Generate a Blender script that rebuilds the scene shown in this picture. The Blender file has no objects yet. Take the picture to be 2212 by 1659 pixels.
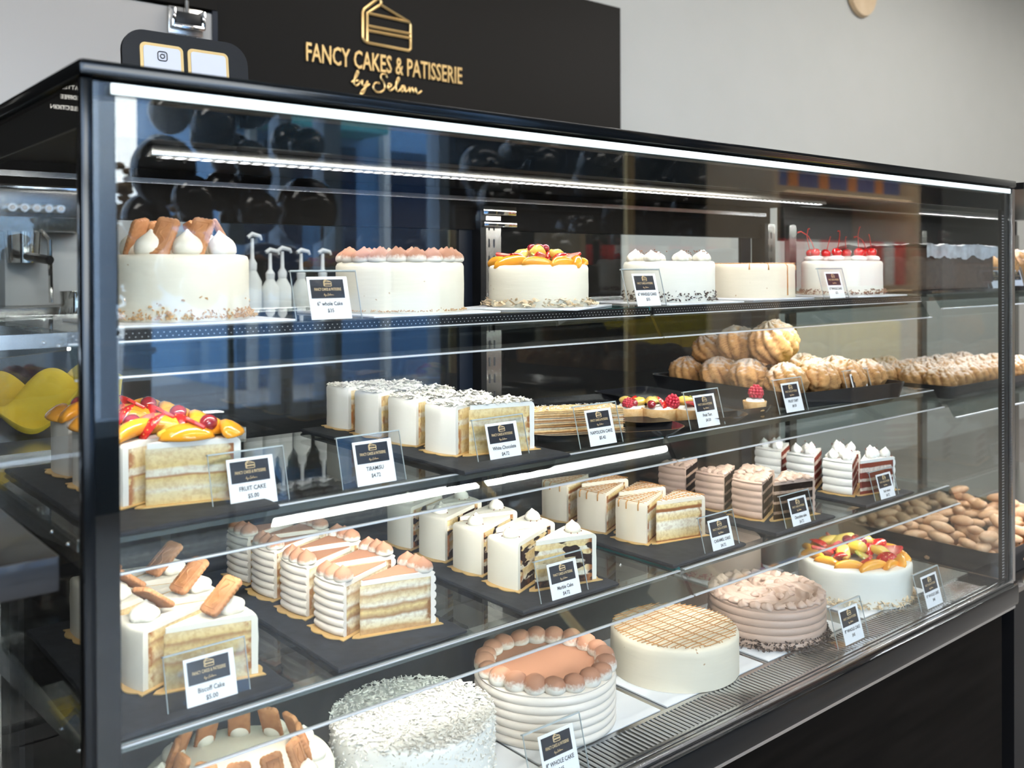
import bpy, bmesh, math, random
from mathutils import Vector, Matrix, noise
R = math.radians
PI = math.pi
S = bpy.context.scene
COL = S.collection

# ------------------------------------------------------------------ camera
cam_d = bpy.data.cameras.new('camera')
cam = bpy.data.objects.new('camera', cam_d); COL.objects.link(cam)
YAW, PITCH, ROLL = 0.6997, -0.0060, -0.00435
fw = Vector((math.sin(YAW)*math.cos(PITCH), math.cos(YAW)*math.cos(PITCH), math.sin(PITCH)))
r0 = Vector((math.cos(YAW), -math.sin(YAW), 0)); u0 = r0.cross(fw)
rr = r0*math.cos(ROLL)+u0*math.sin(ROLL); uu = -r0*math.sin(ROLL)+u0*math.cos(ROLL)
M3 = Matrix((rr, uu, -fw)).transposed()
cam.matrix_world = Matrix.Translation((-0.2394, -0.8372, 1.0906)) @ M3.to_4x4()
cam_d.sensor_width = 36; cam_d.lens = 2064.28/2212*36
cam_d.shift_y = (593.87-829.5)/2212
cam_d.clip_start = 0.05
cam_d.dof.use_dof = True; cam_d.dof.focus_distance = 1.45; cam_d.dof.aperture_fstop = 5.6
S.camera = cam
# ------------------------------------------------------------------ world, exposure
W = bpy.data.worlds.new('world'); S.world = W; W.use_nodes = True
nt = W.node_tree; nt.nodes.clear()
tc = nt.nodes.new('ShaderNodeTexCoord'); sp = nt.nodes.new('ShaderNodeSeparateXYZ')
cr = nt.nodes.new('ShaderNodeValToRGB'); bg = nt.nodes.new('ShaderNodeBackground'); ow = nt.nodes.new('ShaderNodeOutputWorld')
nz = nt.nodes.new('ShaderNodeTexNoise'); nz.inputs['Scale'].default_value = 3.0; nz.inputs['Detail'].default_value = 6
mx = nt.nodes.new('ShaderNodeMix'); mx.data_type = 'RGBA'
cl = nt.nodes.new('ShaderNodeValToRGB'); cl.color_ramp.elements[0].position = .46; cl.color_ramp.elements[1].position = .6
cr.color_ramp.elements[0].position = 0.45; cr.color_ramp.elements[0].color = (.16, .17, .16, 1)
cr.color_ramp.elements[1].position = 0.52; cr.color_ramp.elements[1].color = (.42, .62, .95, 1)
mp = nt.nodes.new('ShaderNodeMapRange'); mp.inputs[1].default_value = -1; mp.inputs[2].default_value = 1
L = nt.links.new
L(tc.outputs['Generated'], sp.inputs[0]); L(sp.outputs[2], mp.inputs[0]); L(mp.outputs[0], cr.inputs[0])
L(tc.outputs['Generated'], nz.inputs['Vector']); L(nz.outputs[0], cl.inputs[0]); L(cl.outputs[0], mx.inputs[0])
L(cr.outputs[0], mx.inputs[6]); mx.inputs[7].default_value = (1.1, 1.15, 1.2, 1)
L(mx.outputs[2], bg.inputs[0]); bg.inputs[1].default_value = 11; L(bg.outputs[0], ow.inputs[0])
S.view_settings.view_transform = 'Standard'; S.view_settings.look = 'None'
S.view_settings.exposure = 0.12; S.view_settings.gamma = 1; S.view_settings.use_curve_mapping = False
cy = S.cycles
cy.max_bounces = 8; cy.diffuse_bounces = 3; cy.glossy_bounces = 4; cy.transmission_bounces = 4; cy.transparent_max_bounces = 40
cy.caustics_reflective = False; cy.caustics_refractive = False; cy.sample_clamp_indirect = 4.0
cy.use_denoising = True

def area(name, loc, sx, sy, power, rot=(0, 0, 0), col=(1, 1, 1)):
    d = bpy.data.lights.new(name, 'AREA'); d.shape = 'RECTANGLE'; d.size = sx; d.size_y = sy
    d.energy = power; d.color = col
    o = bpy.data.objects.new(name, d); COL.objects.link(o); o.location = loc; o.rotation_euler = rot
    return o
# unseen ceiling panels added as fill light (pointing down)
area('ceiling_fill_light', (-0.9, -2.0, 3.25), 1.6, .6, 115, col=(1, .96, .90))
area('rail_reflection_light', (3.3, -2.3, 3.25), 2.9, .05, 26, col=(1, .96, .92))  # added so that its reflection runs along the middle shelf rail
area('ceiling_fill_light', (3.2, -0.45, 3.25), 1.8, .6, 75, col=(1, .96, .90))
area('ceiling_fill_light', (1.2, 1.0, 3.25), 2.2, .5, 20, col=(1, .94, .86))
area('ceiling_fill_light', (5.2, 0.3, 3.25), 1.8, .6, 60, col=(1, .96, .91))
area('ceiling_fill_light', (8.0, 0.0, 3.25), 1.8, .6, 60, col=(1, .96, .91))
area('ceiling_fill_light', (-1.2, 0.9, 3.25), 1.4, .5, 18, col=(1, .90, .82))
# LED lines of the display case
area('case_top_led', (.875, .30, 1.2215), 1.40, .008, 2.4, col=(1, .97, .96))
area('case_front_led', (.9, .072, 1.2345), 1.70, .02, 2.9, rot=(R(42), 0, 0), col=(1, .95, .88))
for z, y, pw in ((1.0125, .2, 3.0), (.8115, .175, 3.0), (.6125, .145, 1.7)):
    area('shelf_led', (.45, y, z), .82, .014, pw, rot=(R(60), 0, 0), col=(1, .98, .93))
    area('shelf_led', (1.34, y, z), .82, .014, pw, rot=(R(60), 0, 0), col=(1, .98, .93))

# ------------------------------------------------------------------ materials
def mat(name, col=(.8, .8, .8), rough=.5, metal=0, spec=.5, emit=None, es=1, coat=0):
    m = bpy.data.materials.new(name); m.use_nodes = True
    b = m.node_tree.nodes['Principled BSDF']
    b.inputs['Base Color'].default_value = (*col, 1); b.inputs['Roughness'].default_value = rough
    b.inputs['Metallic'].default_value = metal; b.inputs['Specular IOR Level'].default_value = spec
    b.inputs['Coat Weight'].default_value = coat
    if emit: b.inputs['Emission Color'].default_value = (*emit, 1); b.inputs['Emission Strength'].default_value = es
    return m
def N(m, t, **kw):
    n = m.node_tree.nodes.new(t)
    for k, v in kw.items(): setattr(n, k, v)
    return n
def lk(m, a, b): m.node_tree.links.new(a, b)
def objco(m, scale=(1, 1, 1)):
    t = N(m, 'ShaderNodeTexCoord'); mpn = N(m, 'ShaderNodeMapping'); mpn.inputs['Scale'].default_value = scale
    lk(m, t.outputs['Object'], mpn.inputs[0]); return mpn.outputs[0]
def noisen(m, vec, scale, detail=3, w=True):
    n = N(m, 'ShaderNodeTexNoise'); n.noise_dimensions = '4D' if w else '3D'
    n.inputs['Scale'].default_value = scale; n.inputs['Detail'].default_value = detail
    lk(m, vec, n.inputs['Vector'])
    if w:
        oi = N(m, 'ShaderNodeObjectInfo'); mu = N(m, 'ShaderNodeMath', operation='MULTIPLY'); mu.inputs[1].default_value = 20
        lk(m, oi.outputs['Random'], mu.inputs[0]); lk(m, mu.outputs[0], n.inputs['W'])
    return n.outputs['Fac']
def ramp(m, fac, stops, interp='LINEAR'):
    c = N(m, 'ShaderNodeValToRGB'); c.color_ramp.interpolation = interp
    e = c.color_ramp.elements
    while len(e) < len(stops): e.new(.5)
    for i, (p, v) in enumerate(stops):
        e[i].position = p; e[i].color = (*(v if isinstance(v, tuple) else (v, v, v)), 1)
    lk(m, fac, c.inputs[0]); return c.outputs[0]
def mixc(m, f, a, b):
    x = N(m, 'ShaderNodeMix'); x.data_type = 'RGBA'
    if isinstance(f, float): x.inputs[0].default_value = f
    else: lk(m, f, x.inputs[0])
    for s, v in ((6, a), (7, b)):
        if isinstance(v, tuple): x.inputs[s].default_value = (*v, 1)
        else: lk(m, v, x.inputs[s])
    return x.outputs[2]
def bump(m, fac, st=.3, dist=.002):
    b = N(m, 'ShaderNodeBump'); b.inputs['Strength'].default_value = st; b.inputs['Distance'].default_value = dist
    lk(m, fac, b.inputs['Height']); lk(m, b.outputs[0], m.node_tree.nodes['Principled BSDF'].inputs['Normal'])
def setc(m, o): lk(m, o, m.node_tree.nodes['Principled BSDF'].inputs['Base Color'])
def noisy(name, c1, c2, scale=40, rough=.55, bst=.2, bd=.001, **kw):
    m = mat(name, c1, rough, **kw); v = objco(m); f = noisen(m, v, scale)
    setc(m, ramp(m, f, [(.35, c1), (.65, c2)])); bump(m, f, bst, bd); return m
def thin_glass(name, f0=.045, tint=(.97, .985, .98), rough=0.0):
    m = bpy.data.materials.new(name); m.use_nodes = True; t = m.node_tree; t.nodes.clear()
    o = N(m, 'ShaderNodeOutputMaterial'); tr = N(m, 'ShaderNodeBsdfTransparent'); gl = N(m, 'ShaderNodeBsdfGlossy')
    mxs = N(m, 'ShaderNodeMixShader'); lw = N(m, 'ShaderNodeLayerWeight'); lw.inputs[0].default_value = .5
    pw = N(m, 'ShaderNodeMath', operation='POWER'); pw.inputs[1].default_value = 5
    ma = N(m, 'ShaderNodeMath', operation='MULTIPLY_ADD'); ma.inputs[1].default_value = 1-f0; ma.inputs[2].default_value = f0
    lk(m, lw.outputs['Facing'], pw.inputs[0]); lk(m, pw.outputs[0], ma.inputs[0]); lk(m, ma.outputs[0], mxs.inputs[0])
    tr.inputs[0].default_value = (*tint, 1); gl.inputs['Roughness'].default_value = rough
    lk(m, tr.outputs[0], mxs.inputs[1]); lk(m, gl.outputs[0], mxs.inputs[2]); lk(m, mxs.outputs[0], o.inputs[0])
    return m

M = {}
M['glass'] = thin_glass('clear_glass', .055)
M['shelf_glass'] = thin_glass('shelf_glass', .05, (.95, .975, .97))
M['acrylic'] = thin_glass('acrylic', .04, (.97, .98, .98))
M['rail'] = thin_glass('rail_acrylic', .13, (.8, .85, .85))
M['edge'] = mat('glass_edge', (.02, .28, .3), .15)
M['black'] = mat('black_gloss', (.004, .005, .006), .12, spec=.4)
M['blackmat'] = mat('black_satin', (.008, .008, .009), .35, spec=.3)
M['blacksoft'] = mat('black_matte', (.008, .007, .006), .55, spec=.10)
M['navy'] = mat('dark_navy', (.008, .012, .022), .35, spec=.3)
M['alu'] = mat('aluminium', (.75, .76, .78), .22, 1)
M['steel'] = mat('steel', (.55, .54, .52), .22, 1)
M['chrome'] = mat('chrome', (.8, .8, .8), .06, 1)
M['gold'] = mat('gold_card', (.92, .60, .24), .3, .45)
M['brass'] = mat('sign_gold', (.72, .5, .22), .32, .8)
M['white'] = mat('white_card', (.86, .86, .86), .5)
M['board'] = mat('white_board', (.84, .85, .87), .35)
M['placardcard'] = mat('placard_card', (.56, .57, .62), .5)
M['worktop'] = mat('black_worktop', (.012, .012, .013), .3, spec=.6, coat=.6)
M['ink'] = mat('ink', (.03, .03, .035), .5)
M['cardblack'] = mat('card_black', (.03, .032, .04), .3)
M['goldink'] = mat('gold_ink', (.75, .55, .3), .4)
M['leddiff'] = mat('led_diffuser', (.85, .9, .9), .4, emit=(.8, .95, .95), es=.62)
M['led'] = mat('led_strip', (.9, .9, .9), .4, emit=(1, .98, 1), es=5)
v = objco(M['led'], (160, 160, 160)); w = N(M['led'], 'ShaderNodeTexWave'); w.inputs['Scale'].default_value = .12
lk(M['led'], v, w.inputs[0]); mm = N(M['led'], 'ShaderNodeMath', operation='MULTIPLY'); mm.inputs[1].default_value = 3
lk(M['led'], w.outputs['Fac'], mm.inputs[0]); lk(M['led'], mm.outputs[0], M['led'].node_tree.nodes['Principled BSDF'].inputs['Emission Strength'])
# slate
M['slate'] = noisy('slate', (.010, .012, .016), (.020, .023, .030), 60, .6, .5, .0015, spec=.3)
# frostings
def frosting(name, c, sc=70, st=.25, rough=.45):
    m = noisy(name, c, tuple(min(1, x*1.02) for x in c), sc, rough, st, .0012)
    b = m.node_tree.nodes['Principled BSDF']; b.inputs['Subsurface Weight'].default_value = 0
    return m
M['cream'] = frosting('cream', (.85, .79, .66))
M['ivory'] = frosting('ivory_cream', (.82, .76, .62))
M['whitecream'] = frosting('white_cream', (.86, .83, .76))
M['mocha'] = frosting('mocha_cream', (.56, .39, .30), 90, .5)
M['tcream'] = frosting('tiramisu_cream', (.85, .76, .66))
M['caramelcream'] = frosting('caramel_cream', (.80, .70, .55))
def cocoa(name, base, dust=(.43, .20, .115), lo=.25, hi=.7, sc=260):
    m = mat(name, base, .7); g = N(m, 'ShaderNodeNewGeometry'); s = N(m, 'ShaderNodeSeparateXYZ')
    lk(m, g.outputs['Normal'], s.inputs[0]); f = noisen(m, objco(m), sc, 4)
    f2 = noisen(m, objco(m), 35, 2)
    a = N(m, 'ShaderNodeMath', operation='ADD'); lk(m, s.outputs[2], a.inputs[0]); lk(m, f, a.inputs[1])
    b = N(m, 'ShaderNodeMath', operation='ADD'); lk(m, a.outputs[0], b.inputs[0]); lk(m, f2, b.inputs[1])
    f3 = ramp(m, N(m, 'ShaderNodeMath', operation='MULTIPLY').outputs[0], [(lo, 0.), (hi, 1.)])
    mu = [n for n in m.node_tree.nodes if n.type == 'MATH' and n.operation == 'MULTIPLY' and not n.inputs[0].is_linked][-1]
    mu.inputs[1].default_value = .5; lk(m, b.outputs[0], mu.inputs[0])
    setc(m, mixc(m, f3, base, dust)); return m
M['cocoadollop'] = cocoa('cocoa_dusted_cream', (.84, .78, .68), lo=.42, hi=.72)
M['cocoatop'] = cocoa('cocoa_top', (.46, .23, .14), lo=.1, hi=.5)
# speckled cream of the bare sides
def speckle(name, base, spot, th=.72, sc=130):
    m = mat(name, base, .5); f = noisen(m, objco(m), sc, 2)
    setc(m, ramp(m, f, [(th-.02, base), (th, spot)])); bump(m, noisen(m, objco(m, (1, 1, 6)), 14, 3), .25, .003); return m
M['cream_side'] = speckle('cream_side', (.85, .79, .64), (.6, .45, .28), .75)
M['caramel_side'] = speckle('caramel_side', (.83, .73, .56), (.5, .3, .15), .745)
M['white_side'] = speckle('white_side', (.85, .82, .72), (.7, .6, .5), .77)
# sponge with layers by height
def sponge(name, stops, crust, h=.066, dist=.006, crumb=.0012, crust_r=.086, crust_th=.5, holes=None):
    m = mat(name, stops[0][1], .85, spec=.12); v = objco(m); s = N(m, 'ShaderNodeSeparateXYZ'); lk(m, v, s.inputs[0])
    f = noisen(m, v, 30, 3); fd = N(m, 'ShaderNodeMath', operation='MULTIPLY_ADD'); fd.inputs[1].default_value = dist
    lk(m, f, fd.inputs[0]); lk(m, s.outputs[2], fd.inputs[2])
    dv = N(m, 'ShaderNodeMath', operation='DIVIDE'); dv.inputs[1].default_value = h+dist*.5; lk(m, fd.outputs[0], dv.inputs[0])
    c = ramp(m, dv.outputs[0], stops)
    fine = noisen(m, v, 210, 4)
    c = mixc(m, ramp(m, fine, [(.38, .55), (.56, 0.)]), c, mixc(m, .55, c, crust))
    x2 = N(m, 'ShaderNodeVectorMath', operation='LENGTH'); cx = N(m, 'ShaderNodeCombineXYZ')
    lk(m, s.outputs[0], cx.inputs[0]); lk(m, s.outputs[1], cx.inputs[1]); lk(m, cx.outputs[0], x2.inputs[0])
    gt = N(m, 'ShaderNodeMapRange'); gt.inputs[1].default_value = crust_r-.004; gt.inputs[2].default_value = crust_r+.003
    lk(m, x2.outputs['Value'], gt.inputs[0]); f4 = noisen(m, v, 75, 3)
    mu = N(m, 'ShaderNodeMath', operation='MULTIPLY'); lk(m, gt.outputs[0], mu.inputs[0]); lk(m, ramp(m, f4, [(crust_th-.04, 0.), (crust_th+.06, 1.)]), mu.inputs[1])
    c = mixc(m, mu.outputs[0], c, crust)
    if holes:
        f5 = noisen(m, objco(m, (1, 1, 2.4)), 34, 2)
        c = mixc(m, ramp(m, f5, [(holes[0], 0.), (holes[0]+.03, 1.)]), c, holes[1])
    setc(m, c); bump(m, fine, .6, crumb); return m
Y1, Y2, BR, WH = (.80, .60, .27), (.84, .70, .42), (.30, .11, .035), (.86, .80, .64)
M['sp_white'] = sponge('white_sponge', [(.0, BR), (.04, Y1), (.2, Y2), (.3, Y1), (.36, WH), (.42, Y2), (.6, Y1), (.64, WH), (.70, WH), (.74, Y1), (1, Y2)], (.42, .17, .06))
M['sp_tira'] = sponge('tiramisu_sponge', [(.0, (.55, .36, .18)), (.17, (.56, .34, .15)), (.22, Y2), (.33, WH), (.38, (.42, .24, .12)), (.48, Y1), (.55, (.45, .27, .14)), (.6, WH), (.68, Y2), (.78, (.50, .31, .16)), (.84, WH), (1, Y1)], (.36, .16, .06), dist=.011)
M['sp_caramel'] = sponge('caramel_sponge', [(.0, BR), (.06, BR), (.1, Y1), (.28, Y2), (.34, WH), (.5, WH), (.56, Y1), (.68, Y2), (.74, WH), (.77, BR), (.82, BR), (.86, Y1), (1, Y2)], (.33, .12, .04), dist=.003)
M['sp_choc'] = sponge('chocolate_sponge', [(.0, (.02, .012, .009)), (.17, (.024, .013, .01)), (.19, (.5, .34, .25)), (.24, (.5, .34, .25)), (.26, (.02, .012, .009)), (.43, (.024, .013, .01)), (.45, (.5, .34, .25)), (.5, (.5, .34, .25)), (.52, (.02, .012, .009)), (.69, (.024, .013, .01)), (.71, (.5, .34, .25)), (.77, (.5, .34, .25)), (.79, (.02, .012, .009)), (1, (.024, .013, .01))], (.015, .01, .008), dist=.004)
M['sp_red'] = sponge('red_sponge', [(.0, (.22, .04, .03)), (.15, (.26, .05, .035)), (.17, (.84, .72, .62)), (.24, (.84, .72, .62)), (.26, (.25, .05, .035)), (.42, (.22, .04, .03)), (.44, (.84, .72, .62)), (.5, (.84, .72, .62)), (.52, (.25, .05, .035)), (.68, (.22, .04, .03)), (.70, (.84, .72, .62)), (.8, (.84, .72, .62)), (.82, (.24, .05, .03)), (1, (.3, .07, .04))], (.2, .04, .03), dist=.006)
M['sp_marble'] = sponge('marble_sponge', [(.0, (.03, .014, .01)), (.18, (.03, .014, .01)), (.21, WH), (.27, WH), (.3, Y2), (.44, Y1), (.47, WH), (.53, WH), (.56, Y2), (.72, Y1), (.75, WH), (.8, WH), (.83, Y1), (1, Y2)], (.4, .15, .05), dist=.005, holes=(.515, (.028, .013, .01)))
M['sp_fruit'] = sponge('fruit_sponge', [(.0, (.5, .28, .1)), (.04, Y1), (.22, Y2), (.27, WH), (.33, Y2), (.46, Y1), (.49, (.5, .25, .12)), (.52, WH), (.6, WH), (.64, Y1), (.86, Y2), (1, WH)], (.45, .2, .1), dist=.004)
M['sp_bisc'] = sponge('biscuit_sponge', [(.0, Y1), (.25, Y2), (.4, Y1), (.47, (.55, .33, .16)), (.52, Y2), (.7, Y1), (.78, (.5, .3, .14)), (.82, Y1), (1, Y2)], (.45, .18, .06), dist=.008)
M['biscuit'] = noisy('biscuit', (.42, .17, .065), (.52, .24, .10), 120, .65, .6, .001)
M['crumb'] = noisy('crumbs', (.55, .30, .12), (.72, .47, .24), 150, .8, .4, .001)
M['almond'] = noisy('almond_flake', (.80, .58, .34), (.88, .74, .52), 60, .6, .3, .001)
M['choc'] = mat('dark_chocolate', (.045, .022, .015), .4)
M['chocshave'] = mat('milk_chocolate', (.20, .09, .06), .5)
M['redcrumb'] = mat('red_crumbs', (.3, .03, .025), .7)
M['sprinkle'] = mat('copper_sprinkles', (.28, .12, .07), .35)
M['coconut'] = mat('coconut_shavings', (.84, .79, .70), .6)
M['caramel'] = mat('caramel_drizzle', (.58, .27, .08), .22, coat=.4)
M['peach'] = noisy('peach', (.95, .36, .02), (.98, .46, .05), 30, .16, .1, .001, coat=.5)
M['mango'] = noisy('mango', (.93, .58, .07), (.96, .68, .2), 50, .2, .3, .001, coat=.5)
M['kiwi'] = mat('kiwi', (.62, .6, .14), .2, coat=.4)
kv = objco(M['kiwi']); kl = N(M['kiwi'], 'ShaderNodeVectorMath', operation='LENGTH'); lk(M['kiwi'], kv, kl.inputs[0])
setc(M['kiwi'], ramp(M['kiwi'], kl.outputs['Value'], [(0, (.85, .82, .55)), (.004, (.8, .78, .4)), (.0052, (.05, .05, .02)), (.006, (.6, .6, .12)), (.014, (.7, .62, .16)), (.016, (.3, .35, .05))]))
M['berry'] = mat('strawberry', (.62, .02, .02), .2, coat=.5)
bv = objco(M['berry']); vo = N(M['berry'], 'ShaderNodeTexVoronoi'); vo.inputs['Scale'].default_value = 320; lk(M['berry'], bv, vo.inputs['Vector'])
setc(M['berry'], ramp(M['berry'], vo.outputs['Distance'], [(.12, (.85, .55, .2)), (.2, (.65, .02, .015)), (1, (.5, .01, .01))])); bump(M['berry'], vo.outputs['Distance'], .5, .001)
M['berrycut'] = mat('strawberry_flesh', (.85, .22, .16), .3, coat=.3)
bv = objco(M['berrycut']); bl = N(M['berrycut'], 'ShaderNodeVectorMath', operation='LENGTH'); lk(M['berrycut'], bv, bl.inputs[0])
setc(M['berrycut'], ramp(M['berrycut'], bl.outputs['Value'], [(0, (.92, .62, .5)), (.005, (.9, .4, .3)), (.010, (.75, .04, .03))]))
M['rasp'] = mat('raspberry', (.55, .02, .05), .3, coat=.2)
M['grape'] = mat('grape', (.30, .02, .03), .08, coat=.8)
M['cherry'] = mat('cherry', (.62, .01, .01), .06, coat=1)
M['stem'] = mat('cherry_stem', (.42, .03, .02), .4)
M['tart'] = noisy('tart_shell', (.68, .38, .14), (.78, .50, .24), 160, .7, .4, .001)
def puffmat():
    m = noisy('choux_pastry', (.52, .21, .06), (.78, .46, .18), 70, .55, .6, .003)
    g = N(m, 'ShaderNodeNewGeometry'); s = N(m, 'ShaderNodeSeparateXYZ'); lk(m, g.outputs['Normal'], s.inputs[0])
    f = noisen(m, objco(m), 110, 4); a = N(m, 'ShaderNodeMath', operation='ADD'); lk(m, s.outputs[2], a.inputs[0]); lk(m, f, a.inputs[1])
    pt = N(m, 'ShaderNodeMapRange'); pt.inputs[1].default_value = .95; pt.inputs[2].default_value = 1.55; lk(m, a.outputs[0], pt.inputs[0])
    lo = N(m, 'ShaderNodeMath', operation='MULTIPLY'); lo.inputs[1].default_value = .9; lk(m, pt.outputs[0], lo.inputs[0])
    b = m.node_tree.nodes['Principled BSDF']; src = b.inputs['Base Color'].links[0].from_socket
    pr = ramp(m, g.outputs['Pointiness'], [(.44, (.30, .12, .04)), (.52, (1., 1., 1.))])  # crease shade put into the colour to bring out the ridges
    mm2 = N(m, 'ShaderNodeMix'); mm2.data_type = 'RGBA'; mm2.blend_type = 'MULTIPLY'; mm2.inputs[0].default_value = .6
    lk(m, src, mm2.inputs[6]); lk(m, pr, mm2.inputs[7])
    setc(m, mixc(m, lo.outputs[0], mm2.outputs[2], (.88, .84, .8))); return m
M['puff'] = puffmat()
M['almondcookie'] = noisy('almond_cookie', (.60, .32, .16), (.72, .44, .25), 80, .5, .3, .001)
M['flaky'] = sponge('flaky_layers', [(.0, (.6, .3, .1)), (.1, WH), (.16, (.62, .33, .12)), (.26, (.9, .72, .42)), (.3, WH), (.38, (.6, .32, .12)), (.48, (.86, .65, .35)), (.52, WH), (.6, (.6, .3, .1)), (.7, WH), (.75, (.66, .4, .16)), (.86, (.9, .7, .4)), (1, (.7, .45, .2))], (.5, .25, .08), h=.04, dist=.003, crust_r=9)
M['choccake'] = noisy('cocoa_loaf', (.10, .06, .045), (.15, .09, .06), 80, .8, .5, .002)
M['sugar'] = noisy('icing_sugar', (.55, .48, .44), (.86, .84, .82), 30, .8, .8, .004)
M['wall'] = noisy('wall_paint', (.435, .443, .42), (.445, .452, .43), 6, .7, .05, .001)
M['wallwhite'] = mat('white_panel_paint', (.40, .388, .37), .25)
M['railedge'] = mat('rail_edge_metal', (.80, .80, .82), .3, .3)
M['floor'] = noisy('floor_tiles', (.16, .15, .14), (.2, .19, .18), 3, .35, .1, .001)
M['ceil'] = mat('ceiling_paint', (.7, .7, .68), .8)
M['bluegrey'] = mat('window_frame_paint', (.16, .24, .34), .4)
M['balloon'] = mat('black_balloon_rubber', (.012, .014, .018), .12, coat=.6)
M['wood'] = noisy('light_wood', (.55, .40, .24), (.62, .47, .3), 12, .5, .1, .001)
M['teal'] = mat('teal_cloth', (.05, .28, .28), .8)
M['yellow'] = mat('yellow_packet', (.85, .62, .03), .4)
M['redbox'] = mat('red_box', (.6, .03, .03), .4)
M['bluebox'] = mat('blue_packet', (.04, .09, .3), .4)
M['orange'] = mat('orange_packet', (.85, .3, .04), .4)
M['pump'] = mat('white_plastic', (.75, .76, .74), .4)
M['stonebrown'] = mat('bronze_trim', (.10, .075, .05), .4)
M['wallpanelbrown'] = mat('dark_brown_panel', (.017, .013, .011), .5, spec=.04)
vv = objco(M['wallpanelbrown'], (1.2, 1.2, 14)); ff = noisen(M['wallpanelbrown'], vv, 3, 4, False)
setc(M['wallpanelbrown'], ramp(M['wallpanelbrown'], ff, [(.35, (.003, .0025, .002)), (.7, (.007, .0055, .0045))]))
M['yellowcloth'] = noisy('yellow_cloth', (.78, .55, .02), (.88, .66, .05), 20, .7, .3, .002)
M['screen'] = mat('menu_screen', (.01, .01, .01), .3)
M['menutext'] = mat('menu_text', (.9, .9, .85), .5, emit=(1, .95, .85), es=2.5)
M['green'] = mat('tree_leaves', (.03, .07, .02), .8)
M['pavement'] = mat('pavement', (.3, .3, .3), .8)

# ------------------------------------------------------------------ mesh helpers
class MB:
    def __init__(s): s.v = []; s.f = []
    def add(s, vs, fs):
        n = len(s.v); s.v += [tuple(v) for v in vs]; s.f += [tuple(i+n for i in f) for f in fs]; return s
    def box(s, x0, x1, y0, y1, z0, z1, rot=None, piv=(0, 0, 0)):
        vs = [Vector((x, y, z)) for z in (z0, z1) for y in (y0, y1) for x in (x0, x1)]
        if rot: vs = [rot @ (v-Vector(piv))+Vector(piv) for v in vs]
        return s.add(vs, [(0, 2, 3, 1), (4, 5, 7, 6), (0, 1, 5, 4), (2, 6, 7, 3), (0, 4, 6, 2), (1, 3, 7, 5)])
    def tube(s, pts, r, n=6, cap=True):
        pts = [Vector(p) for p in pts]; rs = r if isinstance(r, (list, tuple)) else [r]*len(pts)
        rings = []; up = None
        for i, p in enumerate(pts):
            t = (pts[min(i+1, len(pts)-1)]-pts[max(i-1, 0)]).normalized()
            if up is None: up = Vector((0, 0, 1)) if abs(t.z) < .9 else Vector((1, 0, 0))
            a = t.cross(up).normalized(); up = a.cross(t).normalized()
            rings.append([p+a*math.cos(2*PI*k/n)*rs[i]+up*math.sin(2*PI*k/n)*rs[i] for k in range(n)])
        vs = [v for rg in rings for v in rg]; fs = []
        for i in range(len(pts)-1):
            for k in range(n): fs.append((i*n+k, i*n+(k+1) % n, (i+1)*n+(k+1) % n, (i+1)*n+k))
        if cap: fs += [tuple(range(n))[::-1], tuple((len(pts)-1)*n+k for k in range(n))]
        return s.add(vs, fs)
    def lathe(s, prof, n=32, a0=0, a1=2*PI, fn=None, c=(0, 0, 0)):
        full = abs(a1-a0-2*PI) < 1e-6; m = n if full else n+1; vs = []
        for k in range(m):
            a = a0+(a1-a0)*k/n
            for (r, z) in prof:
                p = Vector((r*math.cos(a), r*math.sin(a), z))
                if fn: p = fn(p, a)
                vs.append(p+Vector(c))
        q = len(prof); fs = []
        for k in range(n):
            k2 = (k+1) % m
            for j in range(q-1): fs.append((k*q+j, k2*q+j, k2*q+j+1, k*q+j+1))
        return s.add(vs, fs)
    def grid(s, fn, nu, nv, wrap=False):
        vs = [fn(i/nu, j/nv) for i in range(nu if wrap else nu+1) for j in range(nv+1)]
        fs = []; m = nu if wrap else nu+1
        for i in range(nu):
            for j in range(nv): fs.append((i*(nv+1)+j, ((i+1) % m)*(nv+1)+j, ((i+1) % m)*(nv+1)+j+1, i*(nv+1)+j+1))
        return s.add(vs, fs)
    def ball(s, c, r, n=12, m=8, sc=(1, 1, 1), rot=None, fn=None):
        c = Vector(c)
        def f(u, v):
            a = 2*PI*u; b = -PI/2+PI*v
            p = Vector((math.cos(a)*math.cos(b), math.sin(a)*math.cos(b), math.sin(b)))
            if fn: p = p*fn(a, b)
            p = Vector((p.x*sc[0], p.y*sc[1], p.z*sc[2]))*r
            if rot: p = rot @ p
            return p+c
        return s.grid(f, n, m, True)
    def mesh(s, name, m, smooth=True, bevel=0, ang=35):
        me = bpy.data.meshes.new(name); bm = bmesh.new()
        vs = [bm.verts.new(v) for v in s.v]
        for f in s.f:
            try: bm.faces.new([vs[i] for i in f])
            except ValueError: pass
        bmesh.ops.remove_doubles(bm, verts=bm.verts, dist=1e-5)
        bmesh.ops.recalc_face_normals(bm, faces=bm.faces)
        if bevel: 
            ed = [e for e in bm.edges if len(e.link_faces) == 2 and e.calc_face_angle(0) > R(ang)]
            bmesh.ops.bevel(bm, geom=ed, offset=bevel, segments=2, affect='EDGES', profile=.6)
        bm.to_mesh(me); bm.free()
        me.materials.append(m if not isinstance(m, str) else M[m])
        if smooth:
            for p in me.polygons: p.use_smooth = True
            me.set_sharp_from_angle(angle=R(ang))
        return me
    def build(s, name, m, parent=None, loc=(0, 0, 0), rot=(0, 0, 0), **kw):
        return put(name, s.mesh(name, m, **kw), parent, loc, rot)
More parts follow.
